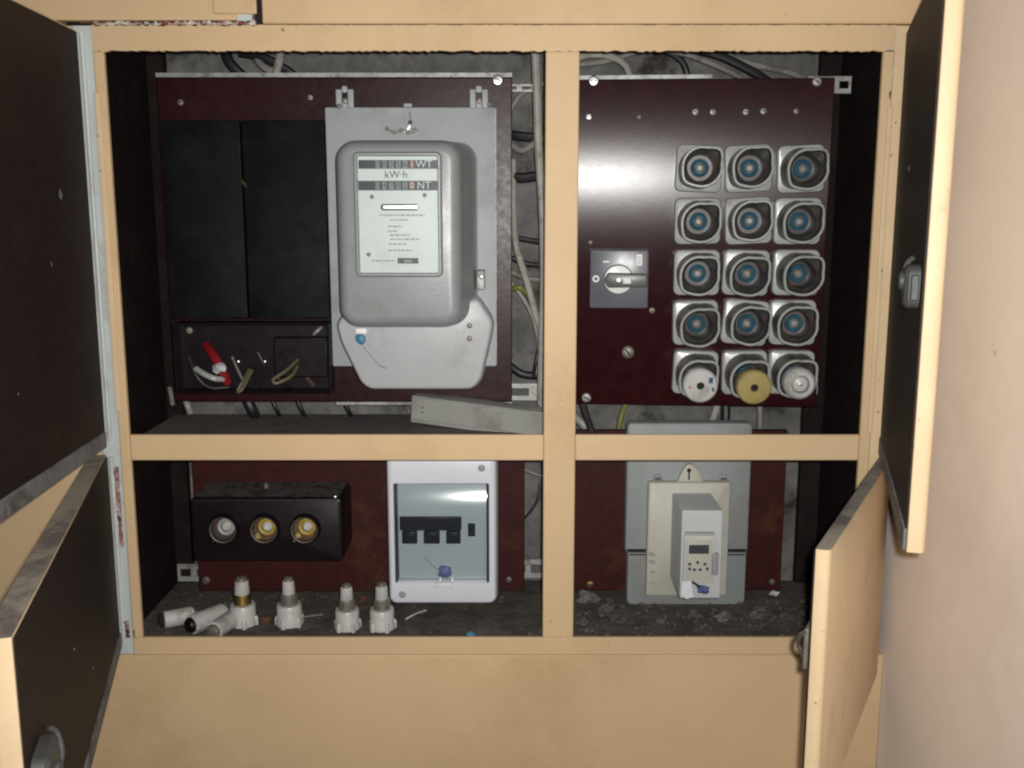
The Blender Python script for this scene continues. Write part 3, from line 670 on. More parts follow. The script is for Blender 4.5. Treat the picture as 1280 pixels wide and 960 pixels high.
for r_ in range(5):
    for c_ in range(3):
        s = srcs[r_ * 3 + c_]
        s.location = onR(cols[r_][c_], rows[r_]) + n_out * 0.0006
        s.rotation_euler = (rotR.x + R(random.uniform(-2.2, 2.2)), R(random.uniform(-3.5, 3.5)), rotR.z + R(random.uniform(-2.2, 2.2)))
        s['label'] = (f'open porcelain fuse socket with blue ring, {rn[r_]} row, {cn[c_]} column' if r_ < 4 else f'porcelain fuse socket in the bottom row holding the {plugged[c_]}')
        s['group'] = 'fuse sockets on the right board'
        sockets[r_, c_] = s
# one socket hangs crooked with a slipped base
sockets[3, 1].rotation_euler.y = R(5)
def rim_pt(s, d): return mw(s) @ Vector((0, -d, 0))
def plug(s, m, kind, label, dx=0.003, dz=-0.003):
    t = thing('fuse_plug', label, 'fuse plug', mw(s) @ Vector((dx, -0.034, dz)), s.rotation_euler.copy())
    part('thread', lathe([(0.0125, 0.0), (0.0125, 0.012)], (0, 0.006, 0), (0, -1, 0), 24), 'brass', t, local=True)
    if kind == 'flat':
        part('cap', lathe([(0.0155, 0.004), (0.0195, 0.016), (0.0208, 0.030), (0.0205, 0.038), (0.0185, 0.0405), (0.0048, 0.0412), (0.0042, 0.0395), (0.0042, 0.0385)], (0, 0, 0), (0, -1, 0), 36), m, t, local=True)
        part('peep_hole', lathe([(0.0042, 0), (0.0040, 0.0006), (0.0, 0.0007)], (0, -0.0386, 0), (0, -1, 0), 20), 'black_gap', t, local=True)
    else:
        part('cap', lathe([(0.0150, 0.004), (0.0185, 0.016), (0.0190, 0.032), (0.0180, 0.036), (0.0150, 0.039), (0.0108, 0.039), (0.0100, 0.036), (0.0098, 0.033)], (0, 0, 0), (0, -1, 0), 36), m, t, local=True)
        part('retaining_ring', lathe([(0.0104, 0.0345), (0.0104, 0.0382), (0.0094, 0.0388), (0.0086, 0.0372), (0.0086, 0.0345)], (0, 0, 0), (0, -1, 0), 28), 'zinc', t, local=True)
        part('glass', lathe([(0.0090, 0.0), (0.0085, 0.002), (0.006, 0.0034), (0.003, 0.004), (0.0, 0.0041)], (0, -0.0335, 0), (0, -1, 0), 24), 'porc_white', t, local=True)
        part('indicator', lathe([(0.0022, 0), (0.0022, 0.0012), (0, 0.0016)], (0, -0.0372, 0), (0, -1, 0), 12), 'metal', t, local=True)
    return t
w_ = plug(sockets[4, 0], 'porc_white', 'flat', 'white screw-in fuse plug with a small hole, bottom left socket', -0.0005, -0.003)
part('red_dot', lathe([(0.0018, 0), (0.0018, 0.0004), (0, 0.0005)], (-0.0125, -0.0408, -0.002), (0, -1, 0), 10), 'redprint', w_, local=True)
part('blue_stamp', join(box(0.009, 0.014, -0.0412, -0.0404, 0.004, 0.011), box(0.0135, 0.0165, -0.0410, -0.0402, -0.006, -0.001)), 'blue', w_, local=True)
plug(sockets[4, 1], 'porc_yellow', 'flat', 'yellowed screw-in fuse plug with a dark hole, bottom middle socket', 0.001, -0.004)
plug(sockets[4, 2], 'porc_white', 'glass', 'white screw-in fuse plug with round glass front, bottom right socket', -0.001, -0.002)

# ------------------------------------------------------------------ rotary switch
sc_ = (onR(737, 312) + onR(810, 384)) / 2
sw = thing('rotary_switch', 'dark grey square rotary switch with silver dial on the glossy board', 'switch', sc_ + n_out * 0.0005, rotR)
hw = (onR(810, 350) - onR(737, 350)).length / 2
part('plate', slab(rrect(-hw, hw, -hw, hw, 0.003, 3), 0, -0.010, 0.002), 'switch_grey', sw, local=True)
part('dial', lathe([(0.0185, 0), (0.0185, 0.003), (0.0170, 0.005), (0.0, 0.0052)], (-0.001, -0.0098, 0), (0, -1, 0), 36), 'dialmetal', sw, local=True)
kp = [(-0.019, 0.0), (-0.014, 0.0088), (0.034, 0.0075), (0.034, -0.0078), (-0.014, -0.0090)][::-1]
kn = part('knob', slab(roundpoly(kp, 0.003, 3), -0.0148, -0.027, 0.002), 'knob', sw, local=True)
part('knob_screw', screw_geom((-0.001, -0.0268, 0), 0.0042), 'metal', kn, local=True)
part('knob_inset', slab(rrect(0.004, 0.014, -0.004, 0.004, 0.001, 2), -0.0268, -0.0276, 0.0003, 1), 'dialmetal', kn, local=True)
part('off_mark', lathe([(0.0042, 0), (0.0042, 0.0004), (0.0022, 0.0004), (0.0022, 0)], (-0.0285, -0.0101, 0.0005), (0, -1, 0), 22, False, False), 'white', sw, local=True)
part('on_mark', box(-0.020, -0.0125, -0.0106, -0.0099, 0.0205, 0.0225), 'white', sw, local=True)
lab = part('label', box(0.0205, 0.0275, -0.0106, -0.0099, 0.017, 0.0305), 'white', sw, local=True)
for i in range(3):
    part('label_line', box(0.0217, 0.0262, -0.0110, -0.0107, 0.0195 + i * 0.0035, 0.0205 + i * 0.0035), 'greyspot', lab, local=True)

# ------------------------------------------------------------------ black fuse box, lower left bay
by = 0.078
fb = thing('fuse_box', 'black box with three round fuse holders and dusty top', 'fuse box', at(335, 702, YB))
a0, a1, b0, b1 = rect_at(239, 428, 623, 702, by)
part('body', slab(rrect(a0, a1, b0, b1, 0.006, 4), YB - 0.0005, by, 0.004), 'blackbox', fb)
# layer of dust on the lid, uneven at its edges
rnd = random.Random(12); V = []; F = []; NX, NY = 40, 12
from mathutils import noise as NZ
for j in range(NY + 1):
    for i in range(NX + 1):
        x = a0 + 0.004 + (a1 - a0 - 0.008) * i / NX; y = by + 0.003 + (YB - 0.001 - by - 0.003) * j / NY
        V.append((x, y, b1 + 0.0012 + 0.0012 * NZ.noise(Vector((x * 90, y * 90, 1))) + 0.0006 * NZ.noise(Vector((x * 300, y * 300, 4)))))
for j in range(NY):
    for i in range(NX):
        k = j * (NX + 1) + i; F.append((k, k + 1, k + NX + 2, k + NX + 1))
part('dust_layer', (V, F), 'dust_box', fb)
part('lid_stud', lathe([(0.003, 0), (0.003, 0.006), (0.0015, 0.008), (0, 0.008)], (at(333, 612, 0.12).x, 0.12, b1), (0, 0, 1), 10), 'dull', fb)
for i, (px, kind) in enumerate(((281, 'white'), (332, 'yellow'), (382, 'yellow'))):
    c = at(px, 660, by)
    h = part('fuse_holder', lathe([(0.0190, -0.001), (0.0185, 0.007), (0.0175, 0.009), (0.0160, 0.009), (0.0152, 0.007), (0.0148, -0.0005)], c, (0, -1, 0), 30), 'blackbox', fb)
    part('glint_rim', lathe([(0.0161, 0.0088), (0.0159, 0.0096), (0.0153, 0.0092), (0.0151, 0.0070)], c, (0, -1, 0), 30, False, False), 'dull', h)
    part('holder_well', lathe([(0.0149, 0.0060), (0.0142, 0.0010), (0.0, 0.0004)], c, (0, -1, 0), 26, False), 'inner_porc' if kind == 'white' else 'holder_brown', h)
    g_ = c + Vector((0.0022, 0, 0.0022))
    part('gauge_ring', lathe([(0.0108, 0.0006), (0.0108, 0.003), (0.0090, 0.0046), (0.0066, 0.003), (0.0064, 0.0006)], g_, (0, -1, 0), 26), 'porcelain' if kind == 'white' else 'yellow', h)
    part('contact', lathe([(0.0058, 0.0008), (0.0058, 0.005), (0.0044, 0.0062), (0.0034, 0.0040), (0.0, 0.0040)], g_ + Vector((0.0012, 0, 0.0012)), (0, -1, 0), 20), 'porc_white', h)
    part('holder_screw', blob(c + Vector((-0.0135, -0.004, -0.0150)), 0.0020, 0.2, 1, seed=i), 'metal', h)
    if i: part('flake', blob(c + Vector((-0.0085, -0.005, -0.0085)), 0.0034, 0.5, 2, (1, 0.5, 1), i + 20), 'porc_yellow', h)
part('corner_screw', screw_geom(at(419, 621, by), 0.0022), 'metal', fb)

# ------------------------------------------------------------------ white distribution box with clear window
dy = 0.070
db = thing('distribution_box', 'white plastic breaker box with clear window in the lower left bay', 'breaker box', at(552, 755, YB))
a0, a1, b0, b1 = rect_at(485, 620, 566, 755, dy)
o = rrect(a0, a1, b0, b1, (0.008, 0.008, 0.009, 0.009), 5)
wx0, wx1, wz0, wz1 = rect_at(493, 611, 605, 729, dy)
wn = rrect(wx0, wx1, wz0, wz1, 0.002, 5)
part('housing', loft([ring(inset(o, -0.002), YB - 0.0005), ring(inset(o, -0.002), dy + 0.012), ring(o, dy + 0.004), ring(inset(o, 0.0015), dy + 0.001), ring(inset(o, 0.004), dy), ring(inset(wn, -0.001), dy), ring(wn, dy + 0.001), ring(wn, dy + 0.020)], False, True), 'whitebox', db, smooth=45)
pyy = dy + 0.012
part('inner_panel', box(wx0 + 0.003, wx1 - 0.003, pyy, dy + 0.0195, wz0 + 0.001, wz1 - 0.001), 'boxinner', db, bevel=0.001)
for s_, xx in ((0, wx0), (1, wx1)):
    part('window_seal', box(xx + (0.0004 if not s_ else -0.0026), xx + (0.0026 if not s_ else -0.0004), dy + 0.0005, dy + 0.0190, wz0 + 0.001, wz1 - 0.001), 'breaker', db)
e0, e1, f0, f1 = rect_at(500, 577, 645, 662, pyy)
part('breaker_row', box(e0, e1, pyy - 0.005, pyy - 0.0002, f0, f1), 'breaker', db, bevel=0.001)
for px0, px1 in ((503, 522), (530, 550), (558, 576)):
    e0, e1, f0, f1 = rect_at(px0, px1, 663, 678, pyy)
    brk = part('breaker', box(e0, e1, pyy - 0.006, pyy - 0.0002, f0, f1), 'breaker', db, bevel=0.001)
    part('toggle', box(e0 + 0.003, e1 - 0.003, pyy - 0.009, pyy - 0.0061, f1 - 0.006, f1 - 0.002), 'breaker', brk, bevel=0.0008)
e0, e1, f0, f1 = rect_at(585, 594, 654, 670, pyy)
part('blank_slot', box(e0, e1, pyy - 0.0015, pyy - 0.0002, f0, f1), 'breaker', db)
for pyv in (643, 683):
    q = at(500, pyv, pyy); part('panel_ridge', box(q.x, at(604, pyv, pyy).x, pyy - 0.0012, pyy - 0.0002, q.z - 0.0008, q.z + 0.0008), 'boxinner', db)
# curved clear lid
hh = wz1 - wz0; rs = []
NN = 22
lidV, lidF = [], []
for i in range(NN + 1):
    t = i / NN; z = wz0 + 0.0012 + (hh - 0.0024) * t
    bul = 0.016 * (1 - (2 * t - 1) ** 2)
    for x in (wx0 + 0.003, wx1 - 0.003):
        lidV.append((x, dy + 0.0050 - bul * 0.75 + 0.034 * (x - (wx0 + wx1) / 2), z))
for i in range(NN): lidF.append((2 * i, 2 * i + 1, 2 * i + 3, 2 * i + 2))
lid = part('window', (lidV, lidF), 'window', db, smooth=60)
sd = lid.modifiers.new('thick', 'SOLIDIFY'); sd.thickness = 0.0012; sd.use_rim = False
part('blue_seal', blob(at(556, 715, dy - 0.004), 0.0072, 0.4, 2, (1.15, 0.55, 1), 31), 'blueseal', db)
for px in (551, 566):
    part('seal_tag', box(at(px, 719, dy).x - 0.0012, at(px, 719, dy).x + 0.0012, dy - 0.0100, dy - 0.0075, at(px, 722, dy).z - 0.001, at(px, 722, dy).z + 0.0036), 'white', db)
part('seal_wire', tube([at(530, 696, dy - 0.007), at(540, 706, dy - 0.007), at(550, 714, dy - 0.006)], 0.0004, 6), 'zinc', db)
part('lid_catch', slab(rrect(at(543, 731, dy).x, at(565, 731, dy).x, at(555, 734, dy).z, at(555, 728, dy).z, 0.002, 3), dy + 0.0005, dy - 0.003, 0.001), 'whitebox', db)
for px, py in ((602, 585), (503, 743)):
    part('screw_cap', lathe([(0.0044, -0.0005), (0.0044, 0.0008), (0.0034, 0.0012), (0.0, 0.0012)], at(px, py, dy), (0, -1, 0), 18), 'greyspot', db)

# ------------------------------------------------------------------ grey enclosure and cream timer, lower right bay
gy = 0.130
ge = thing('grey_enclosure', 'flat light grey enclosure on the lower right board, behind the timer', 'enclosure', at(864, 756, YB))
a0, a1, b0, b1 = rect_at(783, 938, 529, 690, gy)
part('upper_lid', slab(rrect(a0, a1, b0 + 0.0010, b1, (0.006, 0.006, 0.001, 0.001), 4), YB - 0.0005, gy, 0.003), 'encl', ge)
a0, a1, c0, c1 = rect_at(784, 932, 692, 756, gy)
part('lower_lid', slab(rrect(a0, a1, c0, b0 - 0.0012, (0.001, 0.001, 0.007, 0.007), 4), YB - 0.0005, gy - 0.0008, 0.003), 'encl', ge)
part('seam', box(a0 + 0.002, a1 - 0.002, gy + 0.003, gy + 0.010, b0 - 0.0011, b0 + 0.0009), 'black_gap', ge)
for px, py in ((822, 598), (904, 598)):
    s = part('lid_screw', lathe([(0.0062, -0.0005), (0.0060, 0.002), (0.004, 0.0022), (0.0036, 0.001), (0.0, 0.001)], at(px, py, gy), (0, -1, 0), 18), 'encl', ge)
    part('slot', box(at(px, py, gy).x - 0.004, at(px, py, gy).x + 0.004, gy - 0.0026, gy - 0.0022, at(px, py, gy).z - 0.0008, at(px, py, gy).z + 0.0008), 'black_gap', s)
cy = 0.118
tm = thing('digital_timer', 'cream digital time switch with small screen and protruding white module', 'timer', at(860, 745, gy))
a0, a1, b0, b1 = rect_at(809, 911, 603, 745, cy)
part('carrier_plate', slab(rrect(a0, a1, b0, b1, 0.003, 3), gy - 0.0012, cy, 0.003), 'cream', tm)
tabp = [(847, 604), (856, 586), (861, 581), (868, 582), (873, 588), (881, 604)]
tabw = [(at(p, q, cy).x, at(p, q, cy).z) for p, q in tabp]
part('hanging_tab', slab(roundpoly(tabw[::-1], 0.003, 3), gy - 0.0012, cy + 0.004, 0.0015), 'cream', tm)
part('keyhole', slab(circ(at(862, 589, cy).x, at(862, 589, cy).z, 0.0027, 14), cy + 0.0045, cy + 0.0036, 0.0002, 1), 'black_gap', tm)
part('keyhole_slot', box(at(862, 595, cy).x - 0.0010, at(862, 595, cy).x + 0.0010, cy + 0.0036, cy + 0.0045, at(862, 601, cy).z, at(862, 591, cy).z), 'black_gap', tm)
my = 0.044
g0, g1, h0, h1 = rect_at(851, 902, 638, 748, my)
part('module_body', slab(rrect(g0, g1, h0, h1, 0.0015, 3), cy - 0.0005, my, 0.0012), 'module', tm)
fm = part('front_frame', slab(rrect(*rect_at(854, 893, 668, 728, my), 0.0015, 3), my - 0.0001, my - 0.0040, 0.001), 'bezel', tm)
u0, u1, v0, v1 = rect_at(857, 889, 674, 722, my)
part('front_face', slab(rrect(u0, u1, v0, v1, 0.001, 2), my - 0.0041, my - 0.0052, 0.0006), 'cream', fm)
part('screen', box(*rect_at(861, 886, 681, 692, my - .005)[:2], my - 0.0060, my - 0.0053, *rect_at(861, 886, 681, 692, my - .005)[2:]), 'lcd', fm)
for px, py in ((862, 705), (872, 703), (881, 705), (862, 711), (868, 712), (875, 712), (884, 711)):
    part('button', lathe([(0.0019, 0), (0.0019, 0.001), (0.0012, 0.0016), (0, 0.0016)], at(px, py, my - 0.0052), (0, -1, 0), 10), 'button', fm)
part('lid_edge', box(u0 - 0.002, u1 + 0.002, my - 0.0030, my - 0.0001, h1 - 0.0280, h1 - 0.0262) , 'greyspot', tm)
part('side_flap', slab(rrect(*rect_at(889, 897, 690, 717, my), 0.001, 2), my - 0.0001, my - 0.006, 0.001), 'greyspot', tm)
part('blue_seal', blob(at(879, 737, my - 0.006), 0.0062, 0.4, 2, (1.25, 0.6, 0.85), 41), 'blueseal', tm)
part('seal_cord', tube([at(865, 727, my - 0.005), at(871, 731, my - 0.008), at(877, 735, my - 0.006)], 0.0014, 6), 'cable_black', tm)
for (px, py, sx) in ((815, 693, 1), (815, 702, 1), (816, 715, .6), (816, 728, .4), (904, 690, -1), (903, 698, -1), (903, 712, -.5)):
    q = at(px, py, cy - 0.0002)
    V = [(q.x - 0.004 * abs(sx), cy - 0.0008, q.z - 0.002 * sx * 0.8), (q.x + 0.004 * abs(sx), cy - 0.0008, q.z - 0.003 * max(sx, -.3)), (q.x + 0.004 * abs(sx), cy - 0.0008, q.z + 0.001), (q.x - 0.004 * abs(sx), cy - 0.0008, q.z + 0.003 * max(.4, sx))]
    V += [(a, cy + 0.002, c) for a, b, c in V]
    part('vent', (V, [(0, 1, 2, 3), (4, 7, 6, 5), (0, 4, 5, 1), (1, 5, 6, 2), (2, 6, 7, 3), (3, 7, 4, 0)]), 'greyspot', tm)
a = at(853, 728, my - 0.007); rs = []
tagp = [(852, 727), (864, 726), (867, 746), (858, 749), (851, 744)]
tw_ = [(at(p, q, my - .007).x, at(p, q, my - .007).z) for p, q in tagp]
single('paper_tag', slab(tw_[::-1], my - 0.0062, my - 0.0075, 0.0003, 1), 'paper', 'torn white paper tag hanging on the timer front', 'paper tag')

# ------------------------------------------------------------------ perforated metal mounting straps
def strap(px0, px1, py, y, label, h=0.022, slots=2, th=0.002):
    a = at(px0, py, y); b = at(px1, py, y); z = (a.z + b.z) / 2; L_ = b.x - a.x
    bm = bmesh.new(); xs = [a.x]; hs = []
    pitch = L_ / slots
    rs_ = []
    # a strip with oblong slots: two long bars and the bridges between the slots
    g = [box(a.x, b.x, y, y + th, z + h * 0.22, z + h / 2), box(a.x, b.x, y, y + th, z - h / 2, z - h * 0.22)]
    for i in range(slots + 1):
        cx_ = a.x + pitch * i; w2 = pitch * 0.17
        g.append(box(max(a.x, cx_ - w2), min(b.x, cx_ + w2), y + 0.0001, y + th - 0.0001, z - h * 0.2199, z + h * 0.2199))
    bm.free()
    return single('mounting_strap', join(*g), 'zinc', label, 'metal strap', 'perforated mounting straps')
strap(600, 700, 490, 0.163, 'perforated metal strap behind the lower right corner of the meter board', 0.022, 3)
strap(630, 668, 110, 0.165, 'short bright metal strap by the upper right corner of the meter board', 0.009, 2)
strap(1010, 1064, 106, 0.150, 'metal strap end at the upper right corner of the socket board', 0.020, 3)
strap(222, 262, 716, 0.164, 'metal strap end at the lower left of the black fuse box', 0.024, 2)
strap(640, 700, 711, 0.164, 'perforated metal strap right of the white breaker box', 0.026, 3)
strap(1000, 1022, 487, 0.155, 'short metal strap by the lower right corner of the socket board', 0.012, 1)

# ------------------------------------------------------------------ plastic duct offcut on the shelf
pA, pB = at(514, 511, 0.135), at(705, 537, 0.080)
d_ = (pB - pA); L_ = d_.length; ang = math.atan2(d_.y, d_.x); inc = math.asin(d_.z / L_)
du = thing('cable_duct', 'offcut of pale grey plastic cable duct leaning on the shelf below the meter', 'cable duct', pA, (0, -inc, ang))
du_h, du_d = 0.0172, 0.030
part('trunk', slab(rrect(0, L_, -du_h, du_h, 0.001, 2), du_d, 0.0, 0.0012), 'duct', du, local=True)
part('snap_lid', box(0.0006, L_ - 0.001, -0.0022, -0.0002, -du_h + 0.005, du_h - 0.0014), 'duct', du, local=True, bevel=0.0008)
for z in (0.004, -0.002): part('hole', lathe([(0.0011, 0), (0.0011, 0.0003), (0, 0.0003)], (0.016, -0.0022, z), (0, -1, 0), 8), 'black_gap', du, local=True)

# ------------------------------------------------------------------ cables
yb = 0.185
G_gap = 'loose cables in the gap right of the meter board'
cable('cable', [at(668, 40, 0.14), at(671, 110, 0.14), at(673, 180, 0.14), at(678, 260, 0.14), at(680, 340, 0.14), at(678, 420, 0.14), at(676, 505, 0.15)], 0.0052, 'cable_light', 'pale upright cable hugging the middle post right of the meter')
cable('cable', [at(641, 200, yb), at(642, 270, 0.17), at(646, 310, 0.165), at(658, 350, 0.16), at(670, 395, 0.155), at(676, 420, 0.155), at(678, 520, 0.16)], 0.0044, 'cable_light', 'pale cable slanting down to the right in the meter gap')
cable('cable', [at(638, 352, yb), at(655, 375, 0.18), at(668, 402, 0.175), at(674, 440, 0.175), at(668, 470, 0.18)], 0.0026, 'cable_light', 'thinner pale cable below the slanting one in the meter gap')
cable('cable', [at(636, 178, yb), at(652, 188, 0.175), at(670, 178, 0.175), at(690, 165, 0.19)], 0.0042, 'cable_grey', 'grey cable bending upwards across the meter gap near its top')
cable('cable', [at(636, 168, yb), at(650, 170, 0.18), at(668, 172, 0.18), at(690, 176, 0.19)], 0.0060, 'cable_black', 'black cable level across the meter gap near its top')
cable('cable', [at(636, 220, yb), at(655, 222, 0.18), at(690, 216, 0.185)], 0.0065, 'cable_black', 'thick black cable level across the meter gap, the lower of two')
cable('cable', [at(637, 140, yb), at(648, 122, 0.18), at(662, 112, 0.185), at(690, 100, 0.19)], 0.0032, 'cable_grey', 'grey cable curving up below the short bright strap')
for i, (y0_, y1_, yc, mm, lab_) in enumerate(((296, 305, 300, 'cable_black', 'thin black cable at the middle of the meter gap'), (322, 332, 330, 'cable_black', 'black cable just above the slanting pale cable crossing'), (340, 350, 348, 'cable_grey', 'grey cable crossing behind the slanting pale cable'))):
    cable('cable', [at(638, y0_, yb + 0.004), at(660, yc, 0.19), at(690, y1_, yb)], 0.0036, mm, lab_)
cable('cable', [at(637, 362, yb), at(650, 360, 0.178), at(664, 372, 0.185)], 0.0040, 'cable_yg', 'short yellow-green wire in the meter gap')
cable('cable', [at(636, 456, yb), at(655, 468, 0.18), at(690, 470, 0.185)], 0.0050, 'cable_black', 'black cable level across the bottom of the meter gap')
cable('cable', [at(674, 430, 0.178), at(670, 452, 0.172), at(667, 470, 0.176)], 0.0022, 'cable_black', 'thin black wire hanging at the bottom of the meter gap')
# above the left board
cable('cable', [at(318, 60, 0.19), at(324, 78, 0.178), at(338, 88, 0.175), at(350, 82, 0.178), at(352, 60, 0.19)], 0.0045, 'cable_grey', 'grey cable loop hanging above the meter board')
cable('cable', [at(280, 55, 0.19), at(286, 76, 0.18), at(300, 92, 0.18), at(310, 100, 0.185)], 0.0065, 'cable_black', 'black cable dropping behind the top edge of the meter board')
cable('cable', [at(352, 55, 0.18), at(349, 76, 0.17), at(345, 92, 0.168)], 0.0050, 'cable_light', 'short pale cable dropping behind the top edge of the meter board')
cable('cable', [at(300, 66, 0.185), at(330, 72, 0.178), at(362, 90, 0.18), at(372, 102, 0.185)], 0.0055, 'cable_black', 'black cable slanting above the meter board')
# above the right board
cable('cable', [at(712, 76, 0.17), at(735, 69, 0.165), at(760, 70, 0.165), at(780, 80, 0.168), at(789, 98, 0.175)], 0.0042, 'cable_light', 'pale cable arching above the upper left of the socket board')
cable('cable', [at(712, 82, 0.185), at(760, 76, 0.18), at(800, 64, 0.18), at(850, 62, 0.19)], 0.0036, 'cable_grey', 'grey cable rising to the right above the socket board')
cable('cable', [at(800, 58, 0.175), at(850, 66, 0.172), at(890, 80, 0.172), at(925, 96, 0.178)], 0.0034, 'cable_grey', 'grey cable slanting down to the right above the socket board')
cable('cable', [at(820, 58, 0.18), at(848, 72, 0.176), at(858, 88, 0.178), at(858, 102, 0.18)], 0.0040, 'cable_black', 'black cable dropping behind the socket board near its middle')
cable('cable', [at(870, 62, 0.188), at(905, 72, 0.182), at(945, 92, 0.182), at(960, 102, 0.186)], 0.0055, 'cable_black', 'thick black cable slanting down behind the socket board')
cable('cable', [at(900, 66, 0.19), at(940, 80, 0.186), at(985, 90, 0.186), at(1010, 100, 0.19)], 0.0040, 'cable_grey', 'dull grey cable at the upper right of the socket board')
# under the right board
cable('cable', [at(727, 500, 0.165), at(733, 520, 0.160), at(741, 545, 0.150), at(748, 575, 0.155)], 0.0048, 'cable_black', 'black cable dropping from the lower left corner of the socket board')
cable('cable', [at(712, 516, 0.175), at(726, 528, 0.165), at(742, 545, 0.165), at(760, 570, 0.17)], 0.0050, 'cable_light', 'pale cable slanting down at the left under the socket board')
cable('cable', [at(782, 505, 0.18), at(776, 522, 0.175), at(772, 545, 0.175)], 0.0034, 'cable_yg', 'yellow-green wire hanging under the socket board')
cable('cable', [at(897, 505, 0.178), at(893, 518, 0.172), at(886, 535, 0.168)], 0.0046, 'cable_light', 'short pale cable under the socket board, left of the black one')
cable('cable', [at(907, 505, 0.172), at(907, 520, 0.168), at(905, 540, 0.166)], 0.0060, 'cable_black', 'thick black cable hanging under the middle of the socket board')
cable('cable', [at(950, 505, 0.178), at(950, 520, 0.176), at(950, 545, 0.176)], 0.0038, 'cable_grey', 'straight grey cable under the right half of the socket board')
# under the left board
for i, (px, w2, mm, lab_) in enumerate(((312, 0.007, 'cable_black', 'thick dark cable dropping under the left part of the meter board'), (343, 0.0026, 'cable_black', 'thin black wire slanting under the meter board, left of three'), (374, 0.0028, 'cable_black', 'thin black wire slanting under the meter board, middle of three'), (432, 0.0030, 'cable_black', 'thin black wire curving under the meter board, nearest the duct'))):
    cable('cable', [at(px - 5, 494, 0.18), at(px, 506, 0.176), at(px + 5, 516, 0.18), at(px + 7, 520, 0.20)], w2, mm, lab_)
cable('cable', [at(232, 500, 0.17), at(235, 508, 0.165), at(238, 516, 0.168)], 0.0040, 'cable_light', 'stub of pale cable under the lower left corner of the meter board')
cable('cable', [at(212, 485, 0.175), at(214, 494, 0.170), at(216, 506, 0.172)], 0.0030, 'cable_grey', 'short grey wire beside the lower left corner of the meter board')
# right of the breaker box
cable('cable', [at(676, 604, 0.178), at(672, 625, 0.172), at(660, 643, 0.170), at(650, 652, 0.172)], 0.0018, 'cable_black', 'thin black wire right of the white breaker box')
cable('cable', [at(652, 585, 0.19), at(668, 592, 0.185), at(690, 598, 0.19)], 0.0024, 'cable_grey', 'thin grey wire high at the right of the white breaker box')

# ------------------------------------------------------------------ loose fuse parts on the cabinet floor
def fuse_head(px, y, label, sc=1.0, m='porc_white', tilt=(0, 0), brass_top='dull', cart=0.0085):
    x = at(px, 770, y).x
    t = thing('screw_fuse', label, 'fuse head', (x, y, ZF + 0.001), (R(tilt[0]), R(tilt[1]), random.uniform(0, 6)), 'loose fuse heads standing on the cabinet floor')
    k = sc
    part('cap', lathe([(0.0145 * k, 0), (0.0160 * k, 0.001), (0.0160 * k, 0.006 * k), (0.0150 * k, 0.008 * k), (0.0150 * k, 0.025 * k), (0.0142 * k, 0.0262 * k), (0.010 * k, 0.0265 * k)], (0, 0, 0), (0, 0, 1), 30), m, t, local=True)
    for i in range(5):
        a = 2 * math.pi * i / 5
        part('grip_rib', lathe([(0.0030 * k, 0), (0.0030 * k, 0.008 * k), (0.0015 * k, 0.011 * k), (0, 0.011 * k)], (0.0152 * k * math.cos(a), 0.0152 * k * math.sin(a), 0), (0, 0, 1), 10), m, t, local=True)
    pr = [(0.0098 * k, 0.0262 * k)]
    for i in range(5): pr += [(0.0106 * k, (0.0275 + i * 0.0024) * k), (0.0096 * k, (0.0287 + i * 0.0024) * k)]
    pr += [(0.0088 * k, 0.0395 * k)]
    part('thread', lathe(pr, (0, 0, 0), (0, 0, 1), 24), brass_top, t, local=True)
    part('cartridge', lathe([(cart * 0.86, 0.0385 * k), (cart * 0.95, 0.0400 * k), (cart * 0.84, 0.0545 * k), (cart * 0.74, 0.0555 * k)], (0, 0, 0), (0, 0, 1), 22), m, t, local=True)
    part('contact_tip', lathe([(cart * 0.70, 0.0550 * k), (cart * 0.66, 0.0590 * k), (cart * 0.35, 0.0605 * k), (0, 0.0608 * k)], (0, 0, 0), (0, 0, 1), 18), 'dull', t, local=True)
    return t
fuse_head(304, 0.064, 'upright white fuse head with copper-coloured thread, leftmost of four on the floor', 1.02, brass_top='brass', cart=0.0100)
fuse_head(362, 0.064, 'upright white fuse head with ribbed base, second from the left on the floor', 1.02, cart=0.0085)
fuse_head(434, 0.052, 'upright white fuse head, third from the left on the floor', 0.96, cart=0.0085)
fuse_head(477.5, 0.052, 'upright white fuse head next to the white breaker box corner', 0.98, cart=0.0085)
def cartridge(p, az, el, r, l, label, endm='dull'):
    t = thing('fuse_cartridge', label, 'fuse', p, (0, 0, 0), 'spent fuses lying on the cabinet floor')
    d = Vector((math.cos(R(el)) * math.cos(R(az)), math.cos(R(el)) * math.sin(R(az)), math.sin(R(el))))
    o = Vector(p) + Vector((0, 0, r))
    part('tube', lathe([(r * 0.8, 0), (r, 0.0012), (r, l * 0.9), (r * 0.85, l)], o, d, 26), 'porc_white', t)
    part('end_cap', lathe([(r * 0.78, 0.001), (r * 0.76, -0.003), (r * 0.6, -0.0055), (r * 0.25, -0.0065), (0, -0.0067)], o, d, 22), endm, t)
    part('far_cap', lathe([(r * 0.7, l - 0.001), (r * 0.5, l + 0.004), (0, l + 0.005)], o, d, 18), 'dull', t)
cartridge(atz(205, 785, ZF), 28, 0, 0.0105, 0.036, 'spent white fuse lying at the far left of the floor', 'black_gap')
cartridge(atz(240, 793, ZF), 54, 0, 0.0122, 0.048, 'spent fuse with dark brown end facing forward, middle of three lying', 'blackbox')
cartridge(atz(268, 800, ZF), 72, 0, 0.0112, 0.040, 'spent fuse with metal end facing forward, beside the leftmost fuse head', 'dull')

